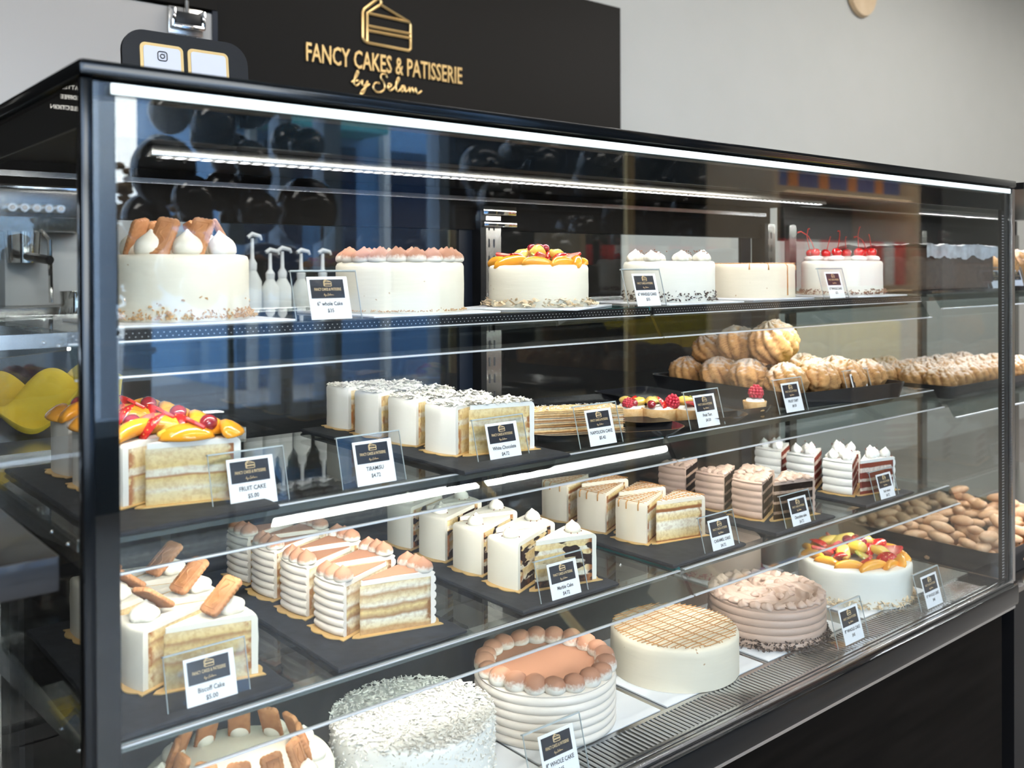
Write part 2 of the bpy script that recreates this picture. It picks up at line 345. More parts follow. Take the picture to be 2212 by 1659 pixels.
def put(name, me, parent=None, loc=(0, 0, 0), rot=(0, 0, 0), scale=None):
    o = bpy.data.objects.new(name, me); COL.objects.link(o)
    if parent: o.parent = parent
    o.location = loc; o.rotation_euler = rot
    if scale: o.scale = scale
    return o
def tag(o, label=None, cat=None, group=None, kind=None):
    if label: o['label'] = label
    if cat: o['category'] = cat
    if group: o['group'] = group
    if kind: o['kind'] = kind
    return o
def thing(name, loc, label, cat, group=None, rz=0, rot=None):
    o = bpy.data.objects.new(name, None); COL.objects.link(o); o.location = loc
    o.rotation_euler = rot or (0, 0, rz); o.empty_display_size = .02
    return tag(o, label, cat, group)
def kids(o): return [c for c in COL.objects if c.parent == o]
def dup(o, loc, rz, label, parent=None):
    c = o.copy(); COL.objects.link(c); c.parent = parent
    if parent is None: c.location = loc; c.rotation_euler = (0, 0, rz); c['label'] = label
    for ch in list(o.children): 
        k = dup(ch, None, None, None, c) if True else None
    return c
def box(name, m, b, parent=None, bevel=0, **kw):
    """a box part with its origin at its own centre"""
    x0, x1, y0, y1, z0, z1 = b
    c = ((x0+x1)/2, (y0+y1)/2, (z0+z1)/2)
    return MB().box(x0-c[0], x1-c[0], y0-c[1], y1-c[1], z0-c[2], z1-c[2]).build(name, m, parent, c, smooth=bool(bevel), bevel=bevel, **kw)
def struct(o): o['kind'] = 'structure'; return o
_t = {}
def text(name, s, size, m, parent, loc, rot=(PI/2, 0, 0), ext=0, align='CENTER', sx=1, shear=0, bold=0):
    if not s: return None
    key = (s, size, m, ext, align, shear, bold)
    if key not in _t:
        c = bpy.data.curves.new(name, 'FONT'); c.body = s; c.size = size; c.extrude = ext; c.align_x = align
        c.shear = shear; c.offset = bold; c.resolution_u = 2; c.materials.append(M[m])
        tmp = bpy.data.objects.new('tmp_text', c); COL.objects.link(tmp)
        bpy.context.view_layer.update()
        me = bpy.data.meshes.new_from_object(tmp.evaluated_get(bpy.context.evaluated_depsgraph_get())); me.name = name
        bpy.data.objects.remove(tmp); _t[key] = me
    return put(name, _t[key], parent, loc, rot, (sx, 1, 1))
rnd = random.Random(7)
def nz3(p, s=1.0): return noise.noise(Vector(p)*s)

# ------------------------------------------------------------------ the room
def sbox(name, m, b, **kw): return struct(box(name, m, b, **kw))
sbox('floor', 'floor', (-3.1, 9.1, -3.7, 2.2, -.1, 0))
sbox('ceiling', 'ceil', (-3.1, 9.1, -3.7, 2.2, 3.3, 3.4))
sbox('wall_back', 'wall', (-3.1, 9.1, 2.05, 2.2, 0, 3.3))
sbox('wall_left', 'wall', (-3.1, -3.0, -3.6, 2.05, 0, 3.3))
sbox('wall_right', 'wall', (9.0, 9.1, -3.6, 2.05, 0, 3.3))
wf = MB(); 
for b in ((-3, -1.6, 0, 3.3), (3.0, 9.0, 0, 3.3), (-1.6, 3.0, 0, .35), (-1.6, 3.0, 2.82, 3.3)): wf.box(b[0], b[1], -3.7, -3.6, b[2], b[3])
struct(wf.build('wall_front', 'navy', smooth=False))
wn = MB()
for x0, x1 in ((-1.6, -1.53), (-.35, -.28), (1.95, 2.02), (2.2, 2.3), (2.93, 3.0)): wn.box(x0, x1, -3.68, -3.56, .35, 2.82)
for z0, z1 in ((.35, .42), (2.22, 2.28), (2.75, 2.82)): wn.box(-1.6, 3.0, -3.67, -3.57, z0, z1)
wo = struct(wn.build('window_1', 'bluegrey', smooth=False))
wp = box('window_pane', 'glass', (-1.6, 3.0, -3.635, -3.625, .36, 2.81), wo)
# outside
struct(box('pavement', 'pavement', (-12, 14, -16, -3.75, -.15, -.05)))
ob = thing('street_building', (6.2, -9, -.05), 'blue fronted shop building across the street, seen mirrored in the glass', 'building')
box('wall', mat('blue_facade', (.10, .25, .46), .6), (-2.6, 5, -1.5, 1.2, 0, 5), ob)
for i in range(5): box('window', mat('facade_glass', (.02, .04, .08), .1), (-2.3+i*1.45, -1.3+i*1.45, 1.19, 1.24, .9, 2.4), ob)
for i in range(5): box('pilaster', 'pump', (-2.5+i*1.5, -2.42+i*1.5, 1.2, 1.3, 0, 4.5), ob)
box('awning', 'teal', (-2.6, -1.2, 1.2, 1.7, 2.5, 2.7), ob)
sp_ = box('street_post', mat('pale_blue_post', (.45, .52, .62), .6), (1.79, 1.90, -6.1, -5.9, -.05, 5)); tag(sp_, 'pale blue post standing on the pavement outside the shop window', 'post')
tr_ = thing('street_tree', (2.4, -7.0, -.05), 'autumn tree standing on the street outside, mirrored in the display glass', 'tree')
MB().tube([(0, 0, 0), (0.03, 0, 1.2), (.1, .05, 2.0)], [.12, .1, .06], 8).build('trunk', mat('bark', (.08, .05, .03), .9), tr_)
lv = MB(); q = random.Random(3)
for i in range(420):
    a, b_, c_ = q.gauss(0, .2), q.gauss(0, .2), q.gauss(1.3, .26)
    lv.ball((a, b_, c_), .055, 5, 4, (1, 1, .6))
lv.build('crown', mat('autumn_leaves', (.16, .085, .03), .8), tr_)

# ------------------------------------------------------------------ back wall fittings
sg = thing('sign_panel', (1.864, 2.03, 1.1), 'tall black wall panel carrying gold shop lettering and a cake slice emblem', 'sign')
box('panel', 'blacksoft', (-.9, .9, -.03, .015, -1.1, 1.109), sg, .003)
def emblem(r, k=1.0):
    """line emblem of a cake slice, unit width 1, centred on x, base at z=0"""
    P = lambda x, z: (x*k-.5*k, 0, z*k*.74)
    b = MB()
    for ln in ([(0.0, .12), (0.0, .72), (.03, .80), (.30, 1.10), (.35, 1.12), (.38, 1.05), (.36, .98)],
               [(.36, .98), (.09, .72), (.09, .05)], [(.36, .98), (.97, .70)], [(.09, .72), (.97, .70), (1.0, .64), (1.0, .05), (.96, 0), (.09, .02), (.03, .05), (0, .12)],
               [(.09, .42), (1.0, .42)], [(.09, .31), (1.0, .31)]):
        b.tube([P(*p) for p in ln], r, 6)
    return b
emblem(.0055, .196).build('emblem', 'brass', sg, (-.283, -.033, .768))
text('lettering', 'FANCY CAKES & PATISSERIE', .086, 'brass', sg, (-.279, -.031, .678), ext=.006, sx=.60, bold=.0012)
SCRIPT = [ # "by Selam" drawn as pen strokes, units of x height
 [(0, .4), (.5, 1.0), (.95, 2.0), (.8, 2.25), (.5, 1.4), (.35, .3), (.7, .05), (1.1, .45), (.9, .85), (.6, .6)],
 [(1.25, .55), (1.5, 1.0), (1.45, .3), (1.8, .15), (2.2, .9), (2.0, .0), (1.6, -1.0), (1.25, -1.3), (1.4, -.7), (2.1, .1), (2.5, .5)],
 [(5.0, 1.9), (4.75, 2.4), (4.2, 2.3), (4.1, 1.7), (4.5, 1.1), (4.65, .3), (4.2, -.4), (3.4, -.5), (3.0, .1), (3.3, .8), (3.9, .9)],
 [(5.0, .3), (5.5, .6), (5.55, 1.0), (5.2, .95), (5.1, .3), (5.5, .0), (6.1, .6), (6.7, 1.8), (6.65, 2.2), (6.35, 1.6), (6.3, .3), (6.6, .05), (7.0, .5),
  (7.5, .95), (7.2, .95), (6.95, .4), (7.2, .05), (7.6, .9), (7.6, .15), (7.95, .3), (8.3, .95), (8.3, .1), (8.7, .9), (8.85, .2), (9.2, .9), (9.35, .2), (9.7, .2), (10.1, .6)]]
def smoothline(p, n=4):
    o = []
    for i in range(len(p)-1):
        a, b, c, d = p[max(i-1, 0)], p[i], p[i+1], p[min(i+2, len(p)-1)]
        for k in range(n):
            t = k/n
            o.append(tuple(.5*((2*b[j])+(-a[j]+c[j])*t+(2*a[j]-5*b[j]+4*c[j]-d[j])*t*t+(-a[j]+3*b[j]-3*c[j]+d[j])*t**3) for j in (0, 1)))
    return o+[p[-1]]
def script(k, r, n=4, seg=6):
    b = MB()
    for st in SCRIPT: b.tube([((x+.0*z-5.05)*k, 0, z*k) for x, z in smoothline([(x_, z_*.78) for x_, z_ in st], n)], r, seg)
    return b
script(.0285, .0036).build('script_lettering', 'brass', sg, (-.283, -.034, .618))
hd = box('black_soffit', 'blacksoft', (-1.6, .96, 1.98, 2.049, 1.885, 2.45)); tag(hd, 'black soffit board above the white wall panel, left of the sign', 'panel')
wp_ = thing('wall_panel', (-.3, 2.02, .9), 'glossy white wall panel with dark right edge behind the coffee machine', 'panel')
box('sheet', 'wallwhite', (.60, 1.245, -.03, .02, 0, .975), wp_); box('edge_trim', 'navy', (1.245, 1.262, -.035, .02, 0, .985), wp_)
hg = thing('hinge', (.86, 1.985, 1.84), 'steel lift hinge screwed to the top corner of the white wall panel', 'hinge')
box('plate', 'steel', (-.052, .052, -.008, .0, -.045, .035), hg, .001); box('arm', 'blackmat', (-.038, .038, -.03, -.008, -.02, .018), hg, .003)
box('bracket', 'chrome', (-.045, .045, -.036, -.028, -.032, -.02), hg, .002)
for x in (-.045, .045): box('side_lug', 'chrome', (x-.005, x+.005, -.034, -.006, -.03, .026), hg, .001)
for x in (-.03, 0, .03): MB().ball((x, -.01, -.052), .005, 10, 6).build('screw', 'chrome', hg)
MB().tube([(0, -.015, .02), (0, -.015, .055)], .007, 10).build('pin', 'chrome', hg)

# ------------------------------------------------------------------ side counter
ct = thing('side_counter', (-.75, .34, 0), 'black counter butting against the left end of the display case', 'counter')
box('worktop', 'worktop', (-.75, .735, -.32, .3, .822, .852), ct, .002)
box('front_panel', 'navy', (-.75, .62, -.28, -.26, .03, .822), ct); box('leg', 'bluegrey', (.63, .66, -.29, -.26, 0, .822), ct)
box('plinth', 'blackmat', (-.75, .6, -.24, .28, 0, .03), ct)

# ------------------------------------------------------------------ the display case
dc = thing('display_case', (0, 0, 0), 'long black framed glass pastry display case with three lit glass shelves', 'display case')
SH = [(1.030, .180), (.829, .153), (.630, .120)]
box('base_cabinet', 'wallpanelbrown', (0, 1.8, .02, .60, 0, .385), dc)
bf = MB().box(-.006, 1.806, -.014, .6, .402, .444); bf.build('base_frame', 'black', dc, bevel=.008)
box('lower_trim', 'alu', (-.004, 1.804, -.006, .01, .393, .399), dc, .001)
box('sill_rail', 'alu', (0.0, 1.8, -.004, .004, .444, .451), dc, .0015)
box('sill_rail', 'alu', (0.0, 1.8, .008, .013, .444, .450), dc, .0015)
box('deck', 'steel', (.02, 1.78, .08, .575, .440, .4485), dc)
gm = MB()
gm.box(.03, 1.72, .0145, .019, .446, .451); gm.box(.03, 1.72, .072, .079, .446, .451)
k = 0
while .034+k*.0088 < 1.71:
    x = .034+k*.0088; gm.tube([(x, .018, .4495), (x, .074, .4495)], .0021, 6); k += 1
gm.build('air_grille', 'alu', dc, ang=50); box('grille_tray', 'blackmat', (.02, 1.78, .013, .08, .434, .438), dc)
box('front_glass', 'glass', (.008, 1.792, 0, .006, .451, 1.250), dc)
box('side_glass', 'glass', (0, .006, .008, .585, .446, 1.250), dc)
box('side_glass', 'glass', (1.794, 1.8, .008, .585, .446, 1.250), dc)
box('printed_border', 'black', (.008, .030, .0066, .009, .451, 1.235), dc)
box('printed_border', 'black', (.030, 1.77, .0066, .009, 1.206, 1.236), dc)
box('printed_border', 'blackmat', (.0065, .009, .008, .042, .446, 1.25), dc)
box('printed_border', 'blackmat', (.0065, .009, .042, .585, 1.215, 1.25), dc)
box('corner_post', 'black', (-.002, .008, -.002, .010, .446, 1.252), dc, .002)
box('corner_post', 'blackmat', (1.790, 1.797, .006, .022, .446, 1.25), dc)
box('corner_strip', 'blackmat', (1.777, 1.789, .0095, .011, .452, 1.205), dc)
cs = MB(); [cs.box(1.7785+dx, 1.7795+dx, .0089, .0095, .456+i*.006, .458+i*.006) for i in range(124) for dx in (0, .003, .006)]; cs.build('strip_dots', 'railedge', dc, smooth=False)
box('right_end_strip', 'alu', (1.8, 1.812, -.002, .01, .446, 1.25), dc)
box('top_diffuser', 'leddiff', (.030, 1.79, .0006, .0010, 1.2405, 1.2495), dc) if False else box('top_diffuser', 'leddiff', (.022, 1.79, -.003, -.0002, 1.240, 1.2492), dc, .001)
box('top_panel', 'black', (-.004, 1.812, -.006, .605, 1.253, 1.267), dc, .004)
box('inner_ceiling', 'blacksoft', (.01, 1.79, .012, .575, 1.240, 1.2525), dc)
box('rear_header', 'blacksoft', (.2, 1.794, .575, .603, 1.165, 1.253), dc); box('rear_header', 'blacksoft', (.006, .2, .575, .603, 1.208, 1.253), dc)
box('header_trim', 'alu', (.03, 1.77, .569, .575, 1.218, 1.226), dc); box('header_trim', 'steel', (.03, 1.77, .148, .154, 1.233, 1.240), dc)
box('led_housing', 'steel', (.16, 1.59, .292, .308, 1.226, 1.240), dc, .001); box('led_lens', 'led', (.17, 1.58, .295, .305, 1.2245, 1.226), dc)
for x in (.015, .873, 1.763):
    b = MB(); b.box(x-.002 if x < .1 else x, x+.040 if x < .1 else x+.045, .570, .585, .448, 1.2); up = b.build('upright', 'steel', dc, smooth=False)
    xc = x+.022
    s_ = MB()
    for i in range(22):
        z = .50+i*.032
        for dx in (-.006, .006): s_.box(xc+dx-.0014, xc+dx+.0014, .5692, .5702, z-.008, z+.008)
    s_.build('slots', 'ink', up, smooth=False)
    b2 = MB().box(x-.012, x+.001, .56, .6, .448, 1.2); b2.build('door_jamb', 'blackmat', dc, smooth=False)
box('sliding_door', 'glass', (.03, .915, .588, .592, .45, 1.165), dc); box('sliding_door', 'glass', (.885, 1.77, .596, .600, .45, 1.165), dc)
box('door_stile', 'navy', (.83, .862, .586, .594, .45, 1.165), dc); box('door_stile', 'navy', (1.70, 1.74, .594, .602, .45, 1.165), dc)
box('clamp', 'chrome', (.865, .945, .553, .566, 1.17, 1.182), dc, .002); box('clamp', 'chrome', (.865, .945, .555, .566, 1.192, 1.21), dc, .002)
box('rear_sill', 'blackmat', (.02, 1.78, .578, .605, .40, .47), dc)
for i, (z, yf) in enumerate(SH):
    for (x0, x1) in ((.035, .895), (.905, 1.768)):
        sh = box('glass_shelf', 'shelf_glass', (x0, x1, yf, .565, z-.006, z), dc)
        ge = box('polished_edge', 'edge', ((x1 if x0 < .5 else x0-.0008)-0, (x1+.0008 if x0 < .5 else x0), yf+.003, .56, z-.0058, z-.0004)); ge.parent = sh; ge.location -= sh.location
        r_ = MB()
        t0 = z-.012 if i == 0 else z-.001
        y0, y1, z1 = yf-.004, yf-.024, t0-.034
        for (a, b_) in (((y0, t0), (y1, z1)),):
            n = Vector((0, z1-t0, -(y1-y0))).normalized()*.0016
            r_.add([(x, y, zz) for x in (x0, x1) for (y, zz) in ((a[0]+n.y, a[1]+n.z), (b_[0]+n.y, b_[1]+n.z), (b_[0]-n.y, b_[1]-n.z), (a[0]-n.y, a[1]-n.z))],
                   [(0, 1, 2, 3), (4, 7, 6, 5), (0, 4, 5, 1), (1, 5, 6, 2), (2, 6, 7, 3), (3, 7, 4, 0)])
        pr = r_.build('price_rail', 'rail', dc, smooth=False)
        box('rail_edge', 'railedge', (x0, x1+.006, y1-.004, y1+.001, z1-.0022, z1), pr, .0006)
        box('rail_edge', 'railedge', (x0, x1, y0-.003, y0+.002, t0-.0015, t0+.0001), pr, .0004)
        if i == 0: 
            box('led_profile', 'blackmat', (x0, x1, yf-.0045, yf-.0005, z-.013, z-.0005), dc)
            dots = MB(); kk = 0
            while x0+.004+kk*.0065 < x1:
                for dz in (-.0048, -.0088): dots.box(x0+.004+kk*.0065+(dz < -.006)*.003, x0+.0048+kk*.0065+(dz < -.006)*.003, yf-.0049, yf-.0044, z+dz, z+dz+.0008)
                kk += 1
            dots.build('profile_dots', 'white', dc, smooth=False)
        box('led_bar', 'alu', (x0+.01, x1-.01, yf+.012, yf+.028, z-.016, z-.0062), dc)
        for xb in (x0+.006, x1-.010):
            b = MB(); b.add([(x, y, zz) for x in (xb, xb+.0025) for (y, zz) in ((yf+.02, z-.0065), (yf+.02, z-.02), (.565, z-.055), (.565, z-.0065))],
                            [(0, 1, 2, 3), (4, 7, 6, 5), (0, 4, 5, 1), (1, 5, 6, 2), (2, 6, 7, 3), (3, 7, 4, 0)])
            br = b.build('shelf_bracket', 'steel', dc, smooth=False)
            for yy in (yf+.05, yf+.11): MB().ball((xb, yy, z-.018), .003, 8, 6).build('screw', 'chrome', br)

# ------------------------------------------------------------------ placard on top
qs = thing('placard_stand', (.228, .345, 1.267), 'black rounded placard with two gold framed white cards on top of the case', 'placard', rot=(R(-6), 0, 0))
def rrect(w, h, r, n=8, z0=0):
    p = []
    for cx, cz, a0 in ((w/2-r, z0+r, -PI/2), (w/2-r, z0+h-r, 0), (-w/2+r, z0+h-r, PI/2), (-w/2+r, z0+r, PI)):
        for k in range(n+1): a = a0+PI/2*k/n; p.append((cx+r*math.cos(a), cz+r*math.sin(a)))
    return p
def plate(w, h, r, y0, y1, z0=0, x0=0):
    p = rrect(w, h, r, 8, z0); n = len(p); b = MB()
    b.add([(x+x0, y0, z) for x, z in p]+[(x+x0, y1, z) for x, z in p], [tuple(range(n)), tuple(range(2*n-1, n-1, -1))]+[(i, (i+1) % n, n+(i+1) % n, n+i) for i in range(n)])
    return b
plate(.162, .122, .028, 0, .006).build('backing', 'blackmat', qs)
for x in (-.033, .0265):
    plate(.054, .088, .007, -.0018, -.0001, .018, x).build('frame', 'brass', qs); plate(.046, .080, .004, -.0028, -.0018, .022, x).build('card', 'placardcard', qs)
ic = MB(); pp = rrect(.0115, .0115, .003, 6, .0845); ic.tube([(x-.033, -.0031, z) for x, z in pp+[pp[0]]], .0007, 6)
ic.tube([(-.033+.0026*math.cos(a), -.0031,   .0902+.0026*math.sin(a)) for a in [2*PI*i/16 for i in range(17)]], .0007, 6)
ic.ball((-.0303, -.0031, .0934), .0005, 6, 4); ic.build('camera_icon', 'ink', qs)
box('foot', 'blackmat', (-.06, .06, -.01, .03, 0, .004), qs, .001)

# ------------------------------------------------------------------ staff side: counter, coffee machine, pumps
bc = thing('back_counter', (.8, 1.65, 0), 'dark service counter behind the display case against the wall', 'counter')
box('worktop', 'steel', (-1.6, 2.2, -.33, .34, .93, .96), bc); box('cabinet', 'blackmat', (-1.58, 2.18, -.29, .34, 0, .93), bc)
em = thing('espresso_machine', (.2, 1.72, .96), 'stainless espresso machine with five round knobs, seen through the case end', 'coffee machine')
box('body', 'steel', (-.35, .24, -.02, .22, .05, .30), em, .01); box('top_panel', 'steel', (-.35, .24, -.22, .22, .22, .315), em, .008)
box('drip_tray', 'steel', (-.35, .24, -.22, .2, 0, .05), em, .006); box('side_leg', 'white', (.08, .24, -.14, -.02, .05, .22), em, .004)
for i in range(5):
    kb = MB().tube([(.075+i*.025, -.22, .272), (.075+i*.025, -.240, .272)], [.0105, .0095], 18).build('knob', 'alu', em); 
    MB().tube([(.075+i*.025, -.241, .272), (.075+i*.025, -.2425, .272)], .005, 14).build('cap', 'white', kb)
for x in (.115, .0):
    gh = MB().tube([(x, -.16, .22), (x, -.16, .15)], [.04, .036], 20).build('group_head', 'chrome', em); MB().tube([(x, -.19, .165), (x+.02, -.30, .155)], .010, 10).build('handle', 'blackmat', gh)
MB().tube([(.13, -.2, .24), (.15, -.24, .2), (.15, -.25, .06)], .005, 8).build('steam_wand', 'chrome', em)
cg = box('cup_rail', 'chrome', (-.33, .22, -.2, .2, .318, .326), em)
jg = MB().lathe([(.0, 0), (.036, 0), (.038, .01), (.034, .06), (.036, .085), (.033, .085), (.031, .06), (.035, .012), (0, .008)], 24).build('milk_jug', 'chrome', None, (.40, 1.46, .96)); tag(jg, 'small steel milk jug standing below the espresso machine', 'jug')
q = random.Random(5)
for i in range(5):
    x, y = .25+.062*(i % 3), 1.36+.07*(i//3)
    c = MB().lathe([(0, 0), (.022, 0), (.026, .012), (.027, .02), (.025, .02), (.022, .004), (0, .003)], 20)
    c.tube([(.02, 0, .012), (.10, 0, .03)], [.006, .008], 8)
    o = c.build('portafilter', 'chrome', None, (x, y, .962+(i % 2)*.004), (q.uniform(-.3, .3), 0, q.uniform(0, 6))); tag(o, 'chrome filter holder in the heap in front of the espresso machine', 'filter holder', 'filter holders by the espresso machine')
for i, (x, h) in enumerate(((.845, .225), (.895, .185), (.93, .19), (.985, .185), (1.05, .185))):
    t = thing('syrup_pump', (x, 1.5, .96), ['tallest white pump bottle, leftmost on the back counter', 'short white pump bottle second from left on the back counter', 'short white pump bottle in the middle of the row behind the case', 'white pump bottle second from the right behind the case', 'rightmost white pump bottle, beside the cocoa cake behind the glass'][i], 'pump bottle', 'white pump bottles on the back counter')
    MB().lathe([(0, 0), (.022, 0), (.024, .005), (.024, h*.45), (.010, h*.58), (0, h*.58)], 20).build('bottle', 'pump', t)
    MB().lathe([(0, h*.58), (.011, h*.58), (.012, h*.66), (.005, h*.72), (.004, h*.95), (0, h*.95)], 16).build('collar', 'white', t)
    MB().tube([(-.012, 0, h*.96), (.0, 0, h), (.022, 0, h*.975), (.026, 0, h*.93)], [.005, .006, .005, .003], 8).build('spout', 'white', t)
yc = MB()
def cloth(u, v):
    x = (u-.5)*.27; y = (v-.5)*.14
    return Vector((x, y, .045+.026*math.sin(u*9+v*6)+.022*math.sin(v*13-u*5)+.01*nz3((u*3, v*3, 1))))
yc.grid(cloth, 36, 24); yco = yc.build('yellow_cloth', 'yellowcloth', None, (.20, 1.28, .96)); sm = yco.modifiers.new('s', 'SOLIDIFY'); sm.thickness = .003
yco.location = (.165, .90, .835); tag(yco, 'crumpled yellow cloth on the low trolley behind the left end', 'cloth')
tl = thing('trolley', (.17, .90, 0), 'low steel trolley behind the case left end, holding the yellow cloth', 'trolley')
box('shelf', 'steel', (-.3, .3, -.18, .18, .795, .82), tl); 
for x in (-.28, .28):
    for y in (-.16, .16): box('leg', 'steel', (x-.01, x+.01, y-.01, y+.01, 0, .775), tl)

# ------------------------------------------------------------------ neighbouring case seen through the right end
nc = thing('neighbouring_case', (1.86, 0, 0), 'second pastry case standing right of the long case, seen through its end glass', 'display case')
box('base_cabinet', 'blackmat', (0, 1.4, .02, .6, 0, .40), nc); box('deck', 'steel', (0, 1.4, .02, .58, .40, .41), nc)
box('rear_frame', 'blackmat', (0, 1.4, .58, .6, 1.16, 1.25), nc); box('top_panel', 'blackmat', (0, 1.4, .0, .6, 1.253, 1.267), nc)
for x in (.01, .7, 1.36): box('upright', 'steel', (x, x+.03, .57, .585, .41, 1.2), nc)
box('rear_glass', 'glass', (.0, 1.4, .588, .592, .41, 1.16), nc)
for z, yf in ((1.030, .20), (.790, .17)):
    box('glass_shelf', 'shelf_glass', (.01, 1.39, yf, .565, z-.006, z), nc)
    b = MB().box(.01, 1.39, -.0015, .0015, -.034, 0, Matrix.Rotation(R(-30), 3, 'X')); pr = b.build('price_rail', 'rail', nc, (0, yf-.003, z-.001), smooth=False)
    box('rail_edge', 'railedge', (.01, 1.39, -.022, -.018, -.0325, -.030), pr)
    box('led_bar', 'alu', (.02, 1.38, yf+.012, yf+.028, z-.016, z-.0062), nc)
area('shelf_led', (2.45, .2, .772), 1.1, .012, 3.0, rot=(R(-14), 0, 0)); area('shelf_led', (2.45, .22, 1.012), 1.1, .012, 3.0, rot=(R(-14), 0, 0)); area('case_top_led', (2.5, .3, 1.235), 1.1, .012, 4.0)

# ------------------------------------------------------------------ shop behind the camera (mirrored in the glass)
q = random.Random(11)
bm_ = MB().ball((0, 0, 0), 1, 24, 16, fn=lambda a, b: 1+.08*max(0, -math.sin(b))**3)
bme = bm_.mesh('balloon', 'balloon'); kn = MB().lathe([(0, -1.12), (.06, -1.12), (.03, -1.04), (0, -1.0)], 10).mesh('knot', 'balloon')
def balloon(p, r, g, lab):
    o = put('balloon', bme, None, p, (q.uniform(-.6, .6), q.uniform(-.6, .6), 0), (r, r, r*1.08)); tag(o, lab, 'balloon', g)
    put('knot', kn, o)
PL = []
def try_place(gen, n, g, lab, pole):
    k = 0; tries = 0
    while k < n and tries < 6000:
        tries += 1; p, r = gen()
        if all((Vector(p)-Vector(p2)).length > (r+r2)*1.10 for p2, r2 in PL) and pole(p) > r*1.08+.012:
            PL.append((p, r)); balloon(p, r*.97, g, lab); k += 1
try_place(lambda: ((1.16+q.uniform(-.24, .24), -2.35+q.uniform(-.22, .22), q.uniform(1.02, 1.95)), q.uniform(.06, .12)), 34, 'black balloons of the column by the window', 'glossy black balloon in the balloon column beside the shop window', lambda p: math.hypot(p[0]-1.16, p[1]+2.35))
try_place(lambda: ((q.uniform(2.3, 4.3), -2.5+q.uniform(-.2, .2), 1.42+q.uniform(-.28, .28)), q.uniform(.065, .12)), 44, 'black balloons of the garland', 'glossy black balloon in the long garland by the dark front wall', lambda p: min(math.hypot(p[1]+2.5, p[2]-1.36), abs(p[0]-2.25), 9))
# garland and column supports
st1 = MB().tube([(0, 0, 0), (0, 0, 2.1)], .012, 8).box(-.15, .15, -.15, .15, 0, .02).build('balloon_stand', 'blackmat', None, (1.16, -2.35, 0)); tag(st1, 'thin black stand inside the balloon column', 'stand')
st2 = MB().tube([(-1.1, 0, 0), (-1.1, 0, 1.36), (1.1, 0, 1.36), (1.1, 0, 0)], .012, 8).build('garland_frame', 'blackmat', None, (3.35, -2.5, 0)); tag(st2, 'thin black frame carrying the balloon garland', 'stand')
us = thing('retail_shelf', (3.9, -1.75, 0), 'light wood shelving unit of packets and boxes behind the customer side', 'shelf')
for x in (-.62, .62): box('post', 'wood', (x-.02, x+.02, -.18, .18, 0, 2.0), us)
for z in (.62, 1.0, 1.45, 1.9): box('board', 'wood', (-.6, .6, -.18, .18, z-.025, z), us)
box('back', 'blackmat', (-.6, .6, -.2, -.18, 0, 2.0), us)
for z, ms, w, h, nm, lab in ((.62, ['yellow'], .085, .2, 'packet', 'yellow packet standing in the row on the lowest board'), (1.0, ['redbox', 'redbox', 'white'], .1, .22, 'box', 'red or white box standing in the row on the middle board'), (1.45, ['bluebox', 'orange', 'bluebox'], .07, .26, 'packet', 'blue or orange packet standing on the top board')):
    x = -.56; i = 0
    while x < .5:
        o = box(nm, ms[i % len(ms)], (3.9+x, 3.9+x+w, -1.72, -1.6, z+.002, z+h), None, .004); tag(o, lab+' of the wood shelving', nm, lab.split(' standing')[0]+'s on the wood shelving'); x += w+.012; i += 1
for z in (.97, 1.42, 1.87): area('retail_fill_light', (3.9, -1.56, z), 1.1, .02, 9, rot=(R(-50), 0, 0), col=(1, .95, .85))  # unseen strips added to brighten the packets mirrored in the glass
gp = MB().tube([(0, 0, 0), (0, 0, 3.3)], .02, 12).build('gold_pole', 'brass', None, (2.55, -1.75, 0)); tag(gp, 'slim gold pole from floor to ceiling on the customer side', 'pole')
# coffee menu screen, mirrored in the left end glass
ms_ = thing('menu_board', (-.5, 2.02, 1.0), 'black menu board with white lettering on the back wall, mirrored in the left end glass', 'menu board')
box('board', 'blacksoft', (-1.6, .78, -.02, .025, -.3, .86), ms_)
for s_t, x_, z_ in (('FRENCH', -.07, .655), ('MOCCHA', -.07, .627), ('LATTEE', -.07, .598), ('COFFEE', -.07, .570), ('SELECTION', -.07, .540), ('3', .075, .545)):
    text('menu_line', s_t, .0165, 'menutext', ms_, (x_, -.022, z_), align='LEFT')
wd = MB().lathe([(0, 0), (.14, 0), (.15, .01), (.14, .03), (0, .035)], 32).build('wall_disc', 'wood', None, (4.78, 2.05, 2.66), (PI/2, 0, 0)); tag(wd, 'round tan lamp high on the pale wall, top right', 'disc')  # plain round tan disc on the wall, purpose unknown

# ------------------------------------------------------------------ small food meshes (shared)
def dollop_mesh(name, m, r, h, ridges=0, tall=1.0, tip=True, seed=0):
    prof = [(0, 0), (r*.82, 0), (r*.99, h*.12), (r, h*.30), (r*.94, h*.45), (r*.80, h*.59), (r*.58, h*.71), (r*.34, h*.81), (r*.18, h*.90), (r*.09, h*.97), (0, h)] if tip else \
           [(0, 0), (r*.80, 0), (r, h*.2), (r, h*.5), (r*.85, h*.78), (r*.5, h*.95), (0, h)]
    q = random.Random(seed); ph = q.uniform(0, 6); lx, ly = q.uniform(-.25, .25)*r, q.uniform(-.25, .25)*r
    def f(p, a):
        k = p.z/h; s = 1+(.09*math.sin(ridges*a+k*5+ph) if ridges else .03*math.sin(2*a+ph))
        return Vector((p.x*s+lx*k*k, p.y*s+ly*k*k, p.z))
    return MB().lathe(prof, 28 if ridges else 18, fn=f).mesh(name, m, ang=180)
